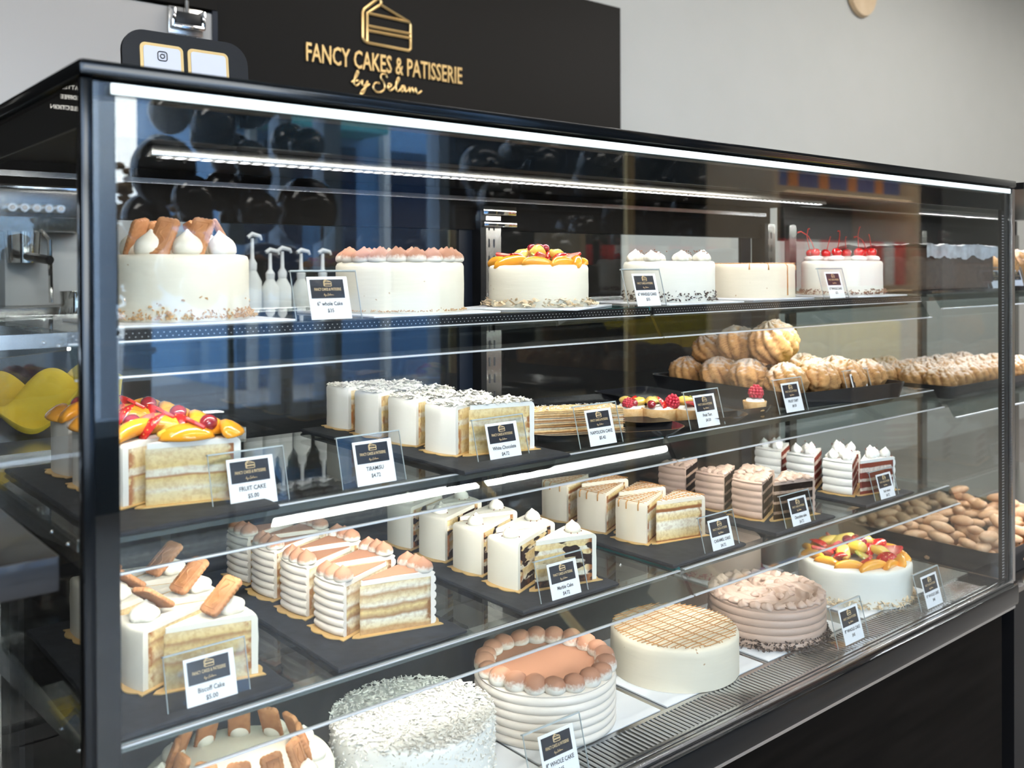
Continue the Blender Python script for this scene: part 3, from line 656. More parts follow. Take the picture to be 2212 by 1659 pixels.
def flakes(name, m, spots, size, thick, seed=0, flat=.5):
    """many small shards in one mesh; spots() gives a point"""
    q = random.Random(seed); b = MB()
    for p in spots:
        p = Vector(p); s = size*q.uniform(.5, 1.3)
        rot = Matrix.Rotation(q.uniform(0, 6.3), 3, 'Z') @ Matrix.Rotation(q.uniform(-1, 1)*flat*1.5, 3, 'X') @ Matrix.Rotation(q.uniform(-1, 1)*flat, 3, 'Y')
        w = s*q.uniform(.25, .6)
        vs = [rot @ Vector(v) for v in ((-s/2, -w/2, 0), (s/2, -w*.3, thick), (s*.45, w/2, thick*.6), (-s*.4, w*.4, -thick*.3), (0, 0, thick*1.6))]
        b.add([v+p for v in vs], [(0, 1, 4), (1, 2, 4), (2, 3, 4), (3, 0, 4), (0, 3, 2, 1)])
    return b.mesh(name, m, smooth=False)
def ring_spots(n, r, dr, dz, seed, r_in=0, bias=2.0, a0=0, a1=2*PI):
    q = random.Random(seed); o = []
    for _ in range(n):
        a = q.uniform(a0, a1); z = dz*q.random()**bias; rad = r+r_in+dr*q.random()*(1-z/dz*.8)
        o.append((rad*math.cos(a), rad*math.sin(a), z+.0028))
    return o
def disc_spots(n, r, z, seed, dz=.002, a0=0, a1=2*PI):
    q = random.Random(seed); return [((lambda rr_, a: (rr_*math.cos(a), rr_*math.sin(a), z+q.uniform(0, dz)))(r*math.sqrt(q.random()), q.uniform(a0, a1))) for _ in range(n)]
def peach(name='peach_slice', L_=.047, w=.022, h=.017):
    def f(u, v):
        a = (u-.5)*2; s = math.sqrt(max(0, 1-a*a)); t = 2*PI*v
        return Vector((a*L_/2, math.cos(t)*w/2*s-.5*w*(1-a*a)*.5, (math.sin(t)*.5+.5)*h*s*(.75+.25*math.cos(t))))
    return MB().grid(f, 16, 12).mesh(name, 'peach', ang=80)
def berry_half():
    def f(u, v):
        a = 2*PI*u; k = v; r_ = .011*math.sin(PI*min(1, (k*.93+.07)))**.7*(1-.35*k)
        return Vector((k*.026-.013, r_*math.cos(a), max(0, r_*math.sin(a))*.8))
    return MB().grid(f, 18, 12, True).mesh('strawberry_half', 'berry', ang=60)
def berry_slice():
    p = [(-.012, 0), (-.009, .009), (-.002, .010), (.006, .006), (.014, .001), (.014, -.001), (.006, -.006), (-.002, -.010), (-.009, -.009)]
    n = len(p); b = MB().add([(x, y, 0) for x, y in p]+[(x, y, .003) for x, y in p], [tuple(range(n))[::-1], tuple(range(n, 2*n))]+[(i, (i+1) % n, n+(i+1) % n, n+i) for i in range(n)])
    return b.mesh('strawberry_slice', 'berrycut', bevel=.0008)
def raspberry():
    b = MB()
    b.ball((0, 0, .010), .0085, 12, 10, (1, 1, 1.15))
    for j, (z, r_) in enumerate(((.004, .0085), (.008, .0098), (.012, .0092), (.016, .0072), (.0195, .0035))):
        n = max(4, int(r_*1250)); 
        for i in range(n): a = 2*PI*(i+.5*(j % 2))/n; b.ball((r_*math.cos(a), r_*math.sin(a), z), .0029, 8, 6)
    return b.mesh('raspberry', 'rasp', ang=180)
def mango_chunk():
    b = MB().ball((0, 0, .007), 1, 14, 10, (.016, .011, .008), fn=lambda a, b_: 1+.10*math.sin(3*a)*math.cos(b_)+.05*math.sin(5*b_+a*2)); return b.mesh('mango_chunk', 'mango', ang=180)
def kiwi_slice():
    return MB().lathe([(0, 0), (.0155, 0), (.0165, .0015), (.0155, .0035), (0, .0038)], 24).mesh('kiwi_slice', 'kiwi')
FM = dict(peach=peach(), berry=berry_half(), bslice=berry_slice(), rasp=raspberry(), mango=mango_chunk(), kiwi=kiwi_slice(),
          grape=MB().ball((0, 0, .007), .0085, 14, 10, (1.25, 1, .95)).mesh('grape', 'grape', ang=180))
FN = dict(peach='peach_slice', berry='strawberry_half', bslice='strawberry_slice', rasp='raspberry', mango='mango_chunk', kiwi='kiwi_slice', grape='grape')
def fruit(kind, parent, loc, rot=(0, 0, 0), s=1.0): return put(FN[kind], FM[kind], parent, loc, rot, (s, s, s))
def biscuit_mesh():
    # rectangular spiced biscuit with scalloped rim
    p = []; n = 10; w, l = .0125, .024
    def edge(x0, y0, x1, y1, k):
        for i in range(k*4):
            t = i/(k*4); nx, ny = (y1-y0), -(x1-x0); ln = math.hypot(nx, ny); o = .0008*abs(math.sin(PI*t*k))
            p.append((x0+(x1-x0)*t+nx/ln*o, y0+(y1-y0)*t+ny/ln*o))
    edge(-w+.003, -l, w-.003, -l, 4); edge(w-.003, -l, w, -l+.003, 1); edge(w, -l+.003, w, l-.003, 8); edge(w, l-.003, w-.003, l, 1)
    edge(w-.003, l, -w+.003, l, 4); edge(-w+.003, l, -w, l-.003, 1); edge(-w, l-.003, -w, -l+.003, 8); edge(-w, -l+.003, -w+.003, -l, 1)
    m = len(p); b = MB(); sc = (.88, 1, 1, .9)
    zs = (0, .0012, .0048, .0062)
    b.add([(x*sc[j], y*(1-(1-sc[j])*.5), zs[j]) for j in range(4) for x, y in p], [tuple(range(m))[::-1], tuple(range(3*m, 4*m))]+[(j*m+i, j*m+(i+1) % m, (j+1)*m+(i+1) % m, (j+1)*m+i) for j in range(3) for i in range(m)])
    # raised relief: inner frame and a swirl
    pp = [(-w*.6, -l*.75), (w*.6, -l*.75), (w*.6, l*.75), (-w*.6, l*.75), (-w*.6, -l*.75)]; b.tube([(x, y, .0062) for x, y in pp], .0006, 5)
    b.tube([(.005*math.sin(t*.9)*(1-abs(t-4)/6), (t-4)*.0036, .0063) for t in [i*.4 for i in range(21)]], .0009, 5)
    return b.mesh('biscuit', 'biscuit', ang=50)
BM = biscuit_mesh()

# ------------------------------------------------------------------ cake slices
HA = R(18)
def sweep(prof, r_fn=None, a0=-HA, a1=HA, n=14):
    b = MB(); q = len(prof); vs = []
    for k in range(n+1):
        a = a0+(a1-a0)*k/n
        for (r, z) in prof: 
            if r_fn: r, z = r_fn(r, z, a)
            vs.append((r*math.cos(a), r*math.sin(a), z))
    fs = [(k*q+j, (k+1)*q+j, (k+1)*q+(j+1) % q, k*q+(j+1) % q) for k in range(n) for j in range(q)]
    fs += [tuple(range(q))[::-1], tuple(n*q+j for j in range(q))]
    return b.add(vs, fs)
def frost_profile(r, h, z0=.0014, ridges=0, amp=.0022, t=.0075):
    out = []
    n = 36 if ridges else 6
    for i in range(n+1):
        z = z0+(h-.005-z0)*i/n
        o = amp*abs(math.sin(PI*ridges*i/n))**.6-amp if ridges else 0
        out.append((r+o, z))
    out += [(r-.0012, h-.002), (r-.004, h), (r*.5, h+.0003), (.002, h)]
    return out+[(.002, h-t*.8), (r*.5, h-t*.8), (r-t, h-t*.8), (r-t, z0)]
def sponge_mesh(name, m, r, h, z0=.0013, seed=0, rough=.0009):
    pts = []
    for i in range(15): t = i/15; pts.append((t*r, -HA))
    for i in range(9): pts.append((r, -HA+2*HA*i/9))
    for i in range(16): t = 1-i/15; pts.append((max(t, .004)*r, HA))
    def f(u, v):
        i = int(round(u*len(pts))) % len(pts); rad, a = pts[i]; z = z0+(h-z0)*v
        p = Vector((rad*math.cos(a), rad*math.sin(a), z)); nn = Vector((-math.sin(a), math.cos(a), 0))*(1 if a > 0 else -1)
        d = nz3((p.x*160+seed, p.y*160, z*190))*rough+.0007
        return p+nn*d*(1 if abs(abs(a)-HA) < 1e-6 else 0)
    return MB().grid(f, len(pts), 16, True).mesh(name, m, ang=180)
def goldboard():
    p = [(-.012, 0), (-.006, -.006)]
    for i in range(29):
        a = R(-21)+R(42)*i/28; r_ = .1045+.0042*abs(math.sin(a*11)); p.append((r_*math.cos(a), r_*math.sin(a)))
    p.append((-.006, .006)); n = len(p)
    return MB().add([(x, y, 0) for x, y in p]+[(x, y, .0012) for x, y in p], [tuple(range(n))[::-1], tuple(range(n, 2*n))]+[(i, (i+1) % n, n+(i+1) % n, n+i) for i in range(n)]).mesh('gold_board', 'gold', smooth=False)
GB = goldboard()
def wedge_plate(name, m, r0, r1, z0, z1, a=HA-.03):
    return sweep([(r0, z0), (r1, z0), (r1, z1), (r0, z1)], a0=-a, a1=a).mesh(name, m, smooth=False)
KIND = dict(tira=('tcream', 'sp_tira', 6, 'tiramisu cake slice with ridged cream side and cocoa top'),
            white=('whitecream', 'sp_white', 0, 'white frosted sponge slice under white chocolate shavings'),
            marble=('cream', 'sp_marble', 0, 'smooth white slice of dark and pale marble cake with one piped cream kiss'),
            caramel=('caramelcream', 'sp_caramel', 0, 'cream coloured layer slice with caramel drizzle lines on top'),
            choc=('mocha', 'sp_choc', 5, 'brown frosted slice with black chocolate layers and ruffled top'),
            red=('whitecream', 'sp_red', 4, 'white frosted slice of red layer cake with piped peaks'),
            fruit=('whitecream', 'sp_fruit', 0, 'white frosted sponge slice topped with peaches and berries'),
            bisc=('cream', 'sp_bisc', 0, 'cream frosted sponge slice with a spiced biscuit on top'))
RS = .1; HS = .068
D_co = [dollop_mesh('cream_dollop', 'cocoadollop', .0125, .019, 0, seed=i) for i in range(3)]
D_kiss = dollop_mesh('cream_dollop', 'cream', .0120, .019, 0, seed=4)
D_red = [dollop_mesh('cream_dollop', 'whitecream', .0105, .021, 6, seed=i+8) for i in range(3)]
D_moc = [dollop_mesh('cream_ruffle', 'mocha', .0105, .0085, 5, seed=i+20) for i in range(3)]
SPR = [MB().ball((0, 0, 0), .0011, 6, 4).mesh('sprinkle', 'sprinkle')]
def sprinkle_mesh(name, m, pts, r):
    b = MB()
    for p in pts: b.ball(p, r, 6, 4)
    return b.mesh(name, m, ang=180)
def make_slice(kind, seed=0):
    fm, sm, rid, lab = KIND[kind]
    t = thing('cake_slice', (0, 0, 0), lab, 'cake slice')
    put('gold_board', GB, t)
    sweep(frost_profile(RS, HS, ridges=rid, amp=.0028 if rid else 0), r_fn=(lambda r, z, a: (r+(.0007*nz3((a*9, z*60, seed)) if r > .05 else 0), z+(.0008*nz3((r*40, a*9, 3)) if z > .06 else 0))), n=16).build('frosting', fm, t, ang=50)
    put('sponge', sponge_mesh('sponge', sm, RS-.0076, HS-.0058, seed=seed*3.1), t)
    q = random.Random(seed+40)
    if kind == 'tira':
        put('cocoa_dusting', wedge_plate('cocoa_dusting', 'cocoatop', .004, .080, HS-.0002, HS+.0012), t)
        for i, a in enumerate((-12, 0.5, 12.5)): put('cream_dollop', D_co[i], t, (.087*math.cos(R(a)), .087*math.sin(R(a)), HS-.001), (0, 0, q.uniform(0, 6)))
    elif kind == 'white':
        put('chocolate_shavings', flakes('chocolate_shavings', 'coconut', disc_spots(420, .098, HS, 5, .0025, -HA, HA), .0095, .0006, 3, .5), t)['kind'] = 'stuff'
    elif kind == 'marble':
        put('cream_dollop', D_kiss, t, (.078, 0, HS-.001))
        pts = [(.078+.0105*math.cos(a)*s, .0105*math.sin(a)*s, HS+.02*(1-s)+.001) for a, s in [(q.uniform(0, 6.3), q.uniform(.3, 1.0)) for _ in range(16)]]+[(.078+q.uniform(-.016, .016), q.uniform(-.016, .016), HS+.001) for _ in range(6)]
        put('sprinkles', sprinkle_mesh('sprinkles', 'sprinkle', pts, .0010), t)['kind'] = 'stuff'
    elif kind == 'caramel':
        b = MB()
        for i in range(10):
            x0 = .012+i*.0095; w = min(x0*math.tan(HA), .029)*.96
            if w > .002: b.tube([(x0+.001*math.sin(5*k), -w+2*w*k/6, HS+.0006) for k in range(7)], .0006, 5)
        for a in (-9, 0, 9): b.tube([(.02*k*math.cos(R(a)), .02*k*math.sin(R(a))+.0006*(k % 2), HS+.0008) for k in range(1, 5)]+[(.097*math.cos(R(a)), .097*math.sin(R(a)), HS+.0004)], .0006, 5)
        for a in (-13, -3, 10): b.tube([(.0965*math.cos(R(a)), .0965*math.sin(R(a)), HS), (.1008*math.cos(R(a)), .1008*math.sin(R(a)), HS-.004), (.1008*math.cos(R(a)), .1008*math.sin(R(a)), HS-.012-.004*q.random())], .0012, 6)
        b.build('caramel_drizzle', 'caramel', t, ang=180)
    elif kind == 'choc':
        for i, (r_, a) in enumerate([(.025, 0), (.042, -9), (.044, 9), (.062, -12), (.063, 0), (.062, 12), (.083, -14), (.084, -5), (.083, 5), (.084, 14), (.052, 0), (.074, -7), (.074, 7)]):
            put('cream_ruffle', D_moc[i % 3], t, (r_*math.cos(R(a)), r_*math.sin(R(a)), HS-.0015), (R(q.uniform(-20, 20)), 0, q.uniform(0, 6)))
    elif kind == 'red':
        for i, (r_, a) in enumerate(((.082, -10), (.082, 10), (.066, 0), (.05, 0))): put('cream_dollop', D_red[i % 3], t, (r_*math.cos(R(a)), r_*math.sin(R(a)), HS-.001), (0, 0, q.uniform(0, 6)))
        put('red_crumbs', flakes('red_crumbs', 'redcrumb', [(x, y, z) for x, y, z in [(.068+q.gauss(0, .012), q.gauss(0, .008), HS+.012+q.uniform(-.006, .009)) for _ in range(14)]]+disc_spots(12, .095, HS+.001, 9, .001, -HA, HA), .0032, .001, 4), t)['kind'] = 'stuff'
    elif kind == 'fruit':
        fruit('peach', t, (.086, -.010, HS), (.1, .05, R(70)), 1.35); fruit('peach', t, (.070, .010, HS+.002), (.1, .1, R(25)), 1.5); fruit('peach', t, (.045, -.004, HS+.001), (.15, 0, R(-20)), 1.3)
        fruit('berry', t, (.050, .010, HS+.010), (.3, -.9, 2.2), 1.7); fruit('grape', t, (.068, -.008, HS+.008), (0, 0, 1), 1.2); fruit('bslice', t, (.055, -.004, HS+.014), (.5, .3, 1.), 1.3); fruit('mango', t, (.028, .002, HS), (0, 0, 2), .9)
    elif kind == 'bisc':
        put('cream_dollop', dollop_mesh('cream_dollop', 'cream', .016, .022, 5, seed=31), t, (.078, 0, HS-.001))
        put('biscuit', BM, t, (.068, .0, HS+.018), (R(38), R(8), R(-72)))
    return t
def slate(name, x0, x1, y0, y1, z, label, rz=0, seed=0):
    w, d = x1-x0, y1-y0; per = []
    n = 26
    def side(ax, ay, bx, by, k):
        for i in range(k):
            t = i/k; per.append((ax+(bx-ax)*t+.0016*nz3((ax*31+t*17, by*9+t*13, seed)), ay+(by-ay)*t+.0016*nz3((t*19, ay*23+t*7, seed+5))))
    side(-w/2, -d/2, w/2, -d/2, 26); side(w/2, -d/2, w/2, d/2, 50); side(w/2, d/2, -w/2, d/2, 26); side(-w/2, d/2, -w/2, -d/2, 50)
    m = len(per); b = MB()
    lv_ = ((0, .985), (.0025, 1.0), (.0045, .998), (.0062, .985))
    b.add([(x*s+(.0008*nz3((x*300, y*300, j)) if 0 < j < 3 else 0), y*s*(1 if s < 1 else 1)+(.0009*nz3((x*250, y*250, j+9)) if 0 < j < 3 else 0), zz) for j, (zz, s) in enumerate(lv_) for x, y in per],
          [tuple(range(m))[::-1], tuple(range(3*m, 4*m))]+[(j*m+i, j*m+(i+1) % m, (j+1)*m+(i+1) % m, (j+1)*m+i) for j in range(3) for i in range(m)])
    o = b.build('slate_board', 'slate', None, ((x0+x1)/2, (y0+y1)/2, z), (0, 0, rz), ang=30)
    return tag(o, label, 'serving board', 'slate boards')
ROWW = ['nearest the glass', 'second from the glass', 'third from the glass', 'fourth from the glass', 'farthest from the glass']
def slice_group(kind, x0, y0, z, ls, rs, gname, pitch=.089, sl=True, dx=None, short=None):
    proto = make_slice(kind, seed=hash(kind) % 7 if False else len(kind)); first = True; base = short or KIND[kind][3]
    zb = z+.0066
    for side, ks in (('L', ls), ('R', rs)):
        for k in ks:
            jx, jy, ja = rnd.uniform(-.002, .002), rnd.uniform(-.002, .002), rnd.uniform(-2, 2)
            if side == 'L': loc = (x0+.098+jx, y0+.045+pitch*k+jy, zb); rz = R(186+ja)
            else: loc = (x0+.027+jx, y0-.006+pitch*k+jy, zb); rz = R(4+ja)
            lab = f"{base}, {'left' if side == 'L' else 'right'} column, {ROWW[k]}"
            if first: o = proto; o.location = loc; o.rotation_euler = (0, 0, rz); first = False
            else: o = dup(proto, loc, rz, lab)
            o['label'] = lab; o['group'] = gname
    yb = y0+pitch*(max(ls+rs)+1)
    if sl: slate('slate', x0-.042, x0+.142, .123 if z > .7 else .121, min(.56, max(yb+.02, .45)), z+.0002, f'dark slate board on the {"middle" if z > .7 else "lowest"} glass shelf carrying {gname}', seed=len(gname))
Z1, Z2, Z3 = SH[0][0], SH[1][0], SH[2][0]
slice_group('tira', .349, .193, Z3, [0, 1, 2, 3], [0, 1, 2, 3], 'cocoa dusted tiramisu slices', short='tiramisu slice with ridged cream side and cocoa top')
slice_group('marble', .626, .182, Z3, [0, 1, 2, 3], [0, 1, 2, 3], 'marble cake slices', short='white iced marble cake slice with cream kiss')
slice_group('caramel', .930, .222, Z3, [0, 1, 2], [0, 1, 2], 'caramel cake slices', short='caramel striped cream layer slice')
slice_group('choc', 1.198, .180, Z3, [0, 1, 2], [0, 1], 'chocolate cake slices', short='brown frosted black layered chocolate slice')
slice_group('red', 1.490, .178, Z3, [0, 1, 2], [0, 1], 'red velvet cake slices', pitch=.082, short='white frosted red layered slice')
slice_group('bisc', .108, .2, Z3, [0, 1, 2], [0, 1, 2], 'biscuit topped slices', short='cream frosted slice with spiced biscuit')
slice_group('white', .532, .210, Z2, [0, 1, 2, 3], [0, 1, 2, 3], 'white chocolate slices', pitch=.092, short='white slice under chocolate shavings')
slice_group('fruit', .095, .212, Z2, [0, 1, 2], [0, 1, 2], 'fruit topped slices', pitch=.1, short='peach and berry topped sponge slice')

# ------------------------------------------------------------------ whole cakes
def cake_board(x, y, z, s, label, rz=0):
    o = MB().box(-s/2, s/2, -s/2, s/2, 0, .0026).build('cake_board', 'board', None, (x, y, z), (0, 0, rz), bevel=.0008); return tag(o, label, 'cake board', 'white square cake boards')
def cake(x, y, z, r, h, m, label, rid=0, amp=.002, top_r=.006, group=None, wob=.0006):
    t = thing('cake', (x, y, z), label, 'cake', group)
    prof = [(0, 0)]
    n = 60 if rid else 8
    for i in range(n+1):
        zz = (h-top_r)*i/n; o = amp*abs(math.sin(PI*rid*i/n))**.6-amp if rid else 0
        prof.append((r+o, zz))
    prof += [(r-top_r*.3+0, h-top_r*.3), (r-top_r, h), (r*.6, h+.0005), (0, h+.0005)]
    MB().lathe(prof, 96, fn=lambda p, a: Vector((p.x, p.y, p.z))*(1)+Vector((math.cos(a), math.sin(a), 0))*(wob*nz3((math.cos(a)*3, math.sin(a)*3, p.z*50))*(1 if p.xy.length > r*.8 else 0))+Vector((0, 0, (.0012*nz3((p.x*30, p.y*30, 1)) if p.z > h*.97 else 0)))).build('frosting', m, t, ang=50)
    return t
def ring(t, meshes, name, n, r, z, rz0=0, s=1, jit=.0, lean=0):
    for i in range(n):
        a = 2*PI*i/n+rz0
        put(name, meshes[i % len(meshes)], t, (r*math.cos(a), r*math.sin(a), z), (rnd.uniform(-jit, jit), rnd.uniform(-jit, jit), rnd.uniform(0, 6)), (s, s, s*rnd.uniform(.92, 1.08)))
def stuff(t, name, me): o = put(name, me, t); o['kind'] = 'stuff'; return o
DW = [dollop_mesh('cream_dollop', 'cocoadollop', .0145, .0205, 0, seed=i+50) for i in range(4)]
DC = [dollop_mesh('cream_dollop', 'cream', .017, .030, 0, seed=i+60) for i in range(3)]
DS = [dollop_mesh('cream_dollop', 'cream', .0145, .021, 6, seed=i+64) for i in range(3)]
DF = [dollop_mesh('cream_dollop', 'whitecream', .0165, .012, 0, tip=False, seed=i+70) for i in range(3)]
DB = [dollop_mesh('cream_dollop', 'cocoadollop', .0155, .0215, 0, tip=False, seed=i+90) for i in range(4)]
B1 = Z1+.0028
# A biscuit cake, top shelf
cake_board(.19, .292, Z1+.0002, .205, 'white board under the biscuit topped cake, left end of the top shelf')
A = cake(.193, .292, B1+.0002, .079, .076, 'cream_side', 'tall white cake with biscuit sandwiches and crumb base, left end of the top shelf')
for i, a in enumerate((-150, -90-12, -45, 30, 90, 150)):
    a = R(a); p = (.052*math.cos(a), .052*math.sin(a), .0755); put('cream_dollop', DC[i % 3], A, p)
    put('biscuit', BM, A, (.045*math.cos(a)+.014*math.cos(a+1.57), .045*math.sin(a)+.014*math.sin(a+1.57), .095), (R(62), R(10), a+R(60 if i % 2 else 110)))
stuff(A, 'crumbs', flakes('crumbs', 'crumb', ring_spots(650, .079, .010, .010, 3, r_in=-.001)+ring_spots(60, .079, .001, .026, 4), .0042, .002, 4, .8))
# B tiramisu, top shelf
cake_board(.5, .29, Z1+.0002, .205, 'white board under the cocoa peaked cake, left half of the top shelf')
B = cake(.499, .282, B1+.0002, .0885, .068, 'cream_side', 'smooth white cake crowned with cocoa dusted cream peaks, on the top shelf')
ring(B, DW, 'cream_dollop', 19, .075, .0675, .1); ring(B, DW, 'cream_dollop', 13, .050, .0675, .3); ring(B, DW, 'cream_dollop', 7, .026, .0675, .2)
stuff(B, 'cocoa_ring', sprinkle_mesh('cocoa_ring', 'crumb', ring_spots(420, .0885, .004, .002, 6), .0008))
# C fruit, top shelf
cake_board(.757, .285, Z1+.0002, .19, 'white board under the small fruit cake, centre of the top shelf', .5)
def fruit_top(t, r, h, seed, n_out=10):
    q = random.Random(seed)
    for i in range(n_out): a = 2*PI*i/n_out+.2; fruit('peach', t, (r*.86*math.cos(a), r*.86*math.sin(a), h-.001), (R(18+8*(i % 2)), R(6*(i % 3)-6), a-PI/2+R(16)), (1.3 if r > .09 else 1.2)*(.92+.08*(i % 3)))
    for i in range(9): a = 2*PI*i/9+.5; fruit('bslice' if i % 2 else 'berry', t, (r*.66*math.cos(a), r*.66*math.sin(a), h+.010), (R(30), R(-25), a), r/.060)
    for i in range(8): a = 2*PI*i/8+.1; fruit(('mango', 'kiwi', 'mango', 'berry')[i % 4], t, (r*.48*math.cos(a), r*.48*math.sin(a), h+.011), (R(25)*math.sin(a), R(20), a+.5), r/.082)
    for i in range(5): a = 2*PI*i/5; fruit(['kiwi', 'mango', 'bslice', 'mango', 'berry'][i], t, (r*.25*math.cos(a), r*.25*math.sin(a), h+.013), (R(25), R(20), a*2), r/.066)
    for i in range(5): a = 2*PI*i/5+.4; fruit('grape', t, (r*.14*math.cos(a), r*.14*math.sin(a), h+.022), (0, 0, a*3), r/.1)
    fruit('berry', t, (0, 0, h+.024), (0, -1.1, 1), r/.085)
Cc = cake(.757, .282, B1+.0002, .078, .064, 'cream_side', 'small cream cake heaped with peaches, mango and strawberries, centre of the top shelf')
fruit_top(Cc, .078, .063, 2)
stuff(Cc, 'almond_flakes', flakes('almond_flakes', 'almond', ring_spots(330, .078, .016, .010, 8, r_in=-.001), .009, .0008, 5, .7))
# D sprinkled kisses
cake_board(1.055, .285, Z1+.0002, .2, 'white board under the cake with chocolate sprinkle base, top shelf')
Dd = cake(1.061, .277, B1+.0002, .080, .070, 'white_side', 'white cake with small cream kisses and dark chocolate sprinkle base, top shelf')
ring(Dd, DS, 'cream_dollop', 8, .062, .0695, .25)
q = random.Random(8); stuff(Dd, 'sprinkles', sprinkle_mesh('sprinkles', 'sprinkle', [((.062+q.gauss(0, .006))*math.cos(a), (.062+q.gauss(0, .006))*math.sin(a), .072+q.uniform(.004, .018)) for a in [2*PI*(i % 8)/8+.25+q.gauss(0, .09) for i in range(150)]], .0011))
stuff(Dd, 'chocolate_sprinkles', flakes('chocolate_sprinkles', 'choc', ring_spots(330, .080, .004, .017, 9, bias=1.4), .0055, .0016, 6, 1.2))
# E plain caramel
cake_board(1.33, .32, Z1+.0002, .2, 'white board under the plain cream cake, top shelf')
E_ = cake(1.365, .325, B1+.0002, .087, .066, 'caramel_side', 'plain cream cake with thin caramel drips, between the kissed cake and the cherry cake')
def drizzle(r, h, step=.0115, rad=.0008, drips=7, seed=1, wob=.0012):
    b = MB(); q = random.Random(seed); y = -r+step*.6; i = 0
    while y < r-.004:
        w = math.sqrt(r*r-y*y)*.985; b.tube([(x*w, y+wob*math.sin(x*w*110+(i % 2)), h+.0010) for x in [k/9-1 for k in range(19)]], rad*q.uniform(.8, 1.25), 5); y += step*.55 if i % 2 else step*.75; i += 1
    x = -r+.014
    while x < r-.006:
        w = math.sqrt(r*r-x*x)*.985; b.tube([(x+.0008*math.sin(k), k/9*w-w, h+.0014) for k in range(19)], rad*.75, 5); x += .026
    for i in range(drips):
        a = R(-150+i*130/max(1, drips-1))+q.uniform(-.1, .1); L_ = q.uniform(.006, .02) if i != drips//2 else h*.93
        b.tube([((r-.005)*math.cos(a), (r-.005)*math.sin(a), h+.0006), ((r+.0002)*math.cos(a), (r+.0002)*math.sin(a), h-.004), ((r+.0004)*math.cos(a), (r+.0004)*math.sin(a), h-L_)], [.0009, .0011, .0017], 6)
    return b
drizzle(.087, .066, drips=5).build('caramel_drizzle', 'caramel', E_, ang=180)
# F cherries
cake_board(1.63, .285, Z1+.0002, .2, 'white board under the cherry cake, right end of the top shelf')
F_ = cake(1.632, .282, B1+.0002, .0835, .072, 'white_side', 'white cake with glazed cherries on cream rounds, right end of the top shelf')
CH = MB().ball((0, 0, .009), .0105, 20, 14, (1, 1, .93), fn=lambda a, b: 1-.12*max(0, math.sin(b))**10).mesh('cherry', 'cherry', ang=180)
q = random.Random(21)
for i in range(8):
    a = 2*PI*i/8+.35; put('cream_dollop', DF[i % 3], F_, (.062*math.cos(a), .062*math.sin(a), .0718))
    c = put('cherry', CH, F_, (.062*math.cos(a), .062*math.sin(a), .081), (q.uniform(-.3, .3), q.uniform(-.3, .3), 0))
    dx, dy = q.uniform(-.016, .016), q.uniform(-.012, .012); hh = q.uniform(.025, .05)
    MB().tube([(0, 0, .017), (dx*.1, dy*.1, .017+hh*.35), (dx*.35, dy*.3, .017+hh*.7), (dx, dy, .017+hh), (dx*1.5, dy*1.3, .017+hh*.98)], [.0010, .0009, .0009, .0011, .0016], 6).build('stem', 'stem', c, ang=180)
stuff(F_, 'chocolate_shavings', flakes('chocolate_shavings', 'chocshave', ring_spots(330, .0835, .009, .010, 12, bias=1.6), .0065, .0016, 7, 1.0))
# H..N on the deck
ZD = .4487; BD = ZD+.0030
cake_board(.20, .175, ZD, .25, 'white board under the biscuit ringed cake, left end of the deck')
cake_board(.455, .175, ZD, .235, 'white board under the shaved white cake on the deck')
cake_board(.695, .20, ZD, .235, 'white board under the round cocoa topped cake on the deck')
cake_board(.945, .20, ZD, .235, 'white board under the caramel grid cake on the deck')
cake_board(1.195, .20, ZD, .235, 'white board under the brown frosted cake on the deck')
cake_board(1.487, .20, ZD, .235, 'white board under the large fruit cake, right end of the deck')
H_ = cake(.222, .200, BD, .108, .070, 'cream_side', 'white cake ringed with upright spiced biscuits, lowest left in the case')
for i in range(12):
    a = 2*PI*i/12+.1; put('cream_dollop', DC[i % 3], H_, (.085*math.cos(a), .085*math.sin(a), .069), (0, 0, a), (.8, .8, .7)); put('biscuit', BM, H_, (.072*math.cos(a), .072*math.sin(a), .085), (R(68), 0, a+PI/2))
I_ = cake(.449, .181, BD, .104, .072, 'whitecream', 'round white cake covered in white chocolate shavings, on the deck', wob=.002)
stuff(I_, 'shavings', flakes('shavings', 'coconut', disc_spots(3000, .105, .072, 31, .003), .0065, .0006, 9, .4)); stuff(I_, 'side_shavings', flakes('side_shavings', 'coconut', ring_spots(1700, .1035, .002, .07, 32, bias=1.0), .0060, .0006, 10, 1.2))
J_ = cake(.672, .176, BD, .101, .073, 'tcream', 'round ridged cream cake with cocoa centre and cream dome rim, on the deck', rid=6, amp=.0032, top_r=.004)
MB().lathe([(0, .0752), (.078, .0750), (.079, .0728), (0, .0725)], 64).build('cocoa_dusting', 'cocoatop', J_)
ring(J_, DB, 'cream_dollop', 20, .0865, .0725, .05)
K_ = cake(.946, .170, BD, .102, .066, 'caramel_side', 'round cream cake with caramel grid drizzle, on the deck', top_r=.007); drizzle(.099, .066, .0125, .0008, 9, 4).build('caramel_drizzle', 'caramel', K_, ang=180)
L_k = cake(1.19, .166, BD, .102, .069, 'mocha', 'round brown frosted cake with swirled top and chocolate sprinkle base, on the deck', rid=5, amp=.0028)
def swirl(u, v):
    a = 2*PI*u; r_ = .097*v; z = .0695+.0045*(1-v*.3)+.0035*math.sin(9*a+r_*95)*min(1, v*3)+.0016*math.sin(r_*420+a*14)+.002*nz3((r_*60*math.cos(a), r_*60*math.sin(a), 3))
    return Vector((r_*math.cos(a), r_*math.sin(a), z*(1 if v < .97 else .985)))
MB().grid(swirl, 180, 34, True).build('swirled_top', 'mocha', L_k, ang=180)
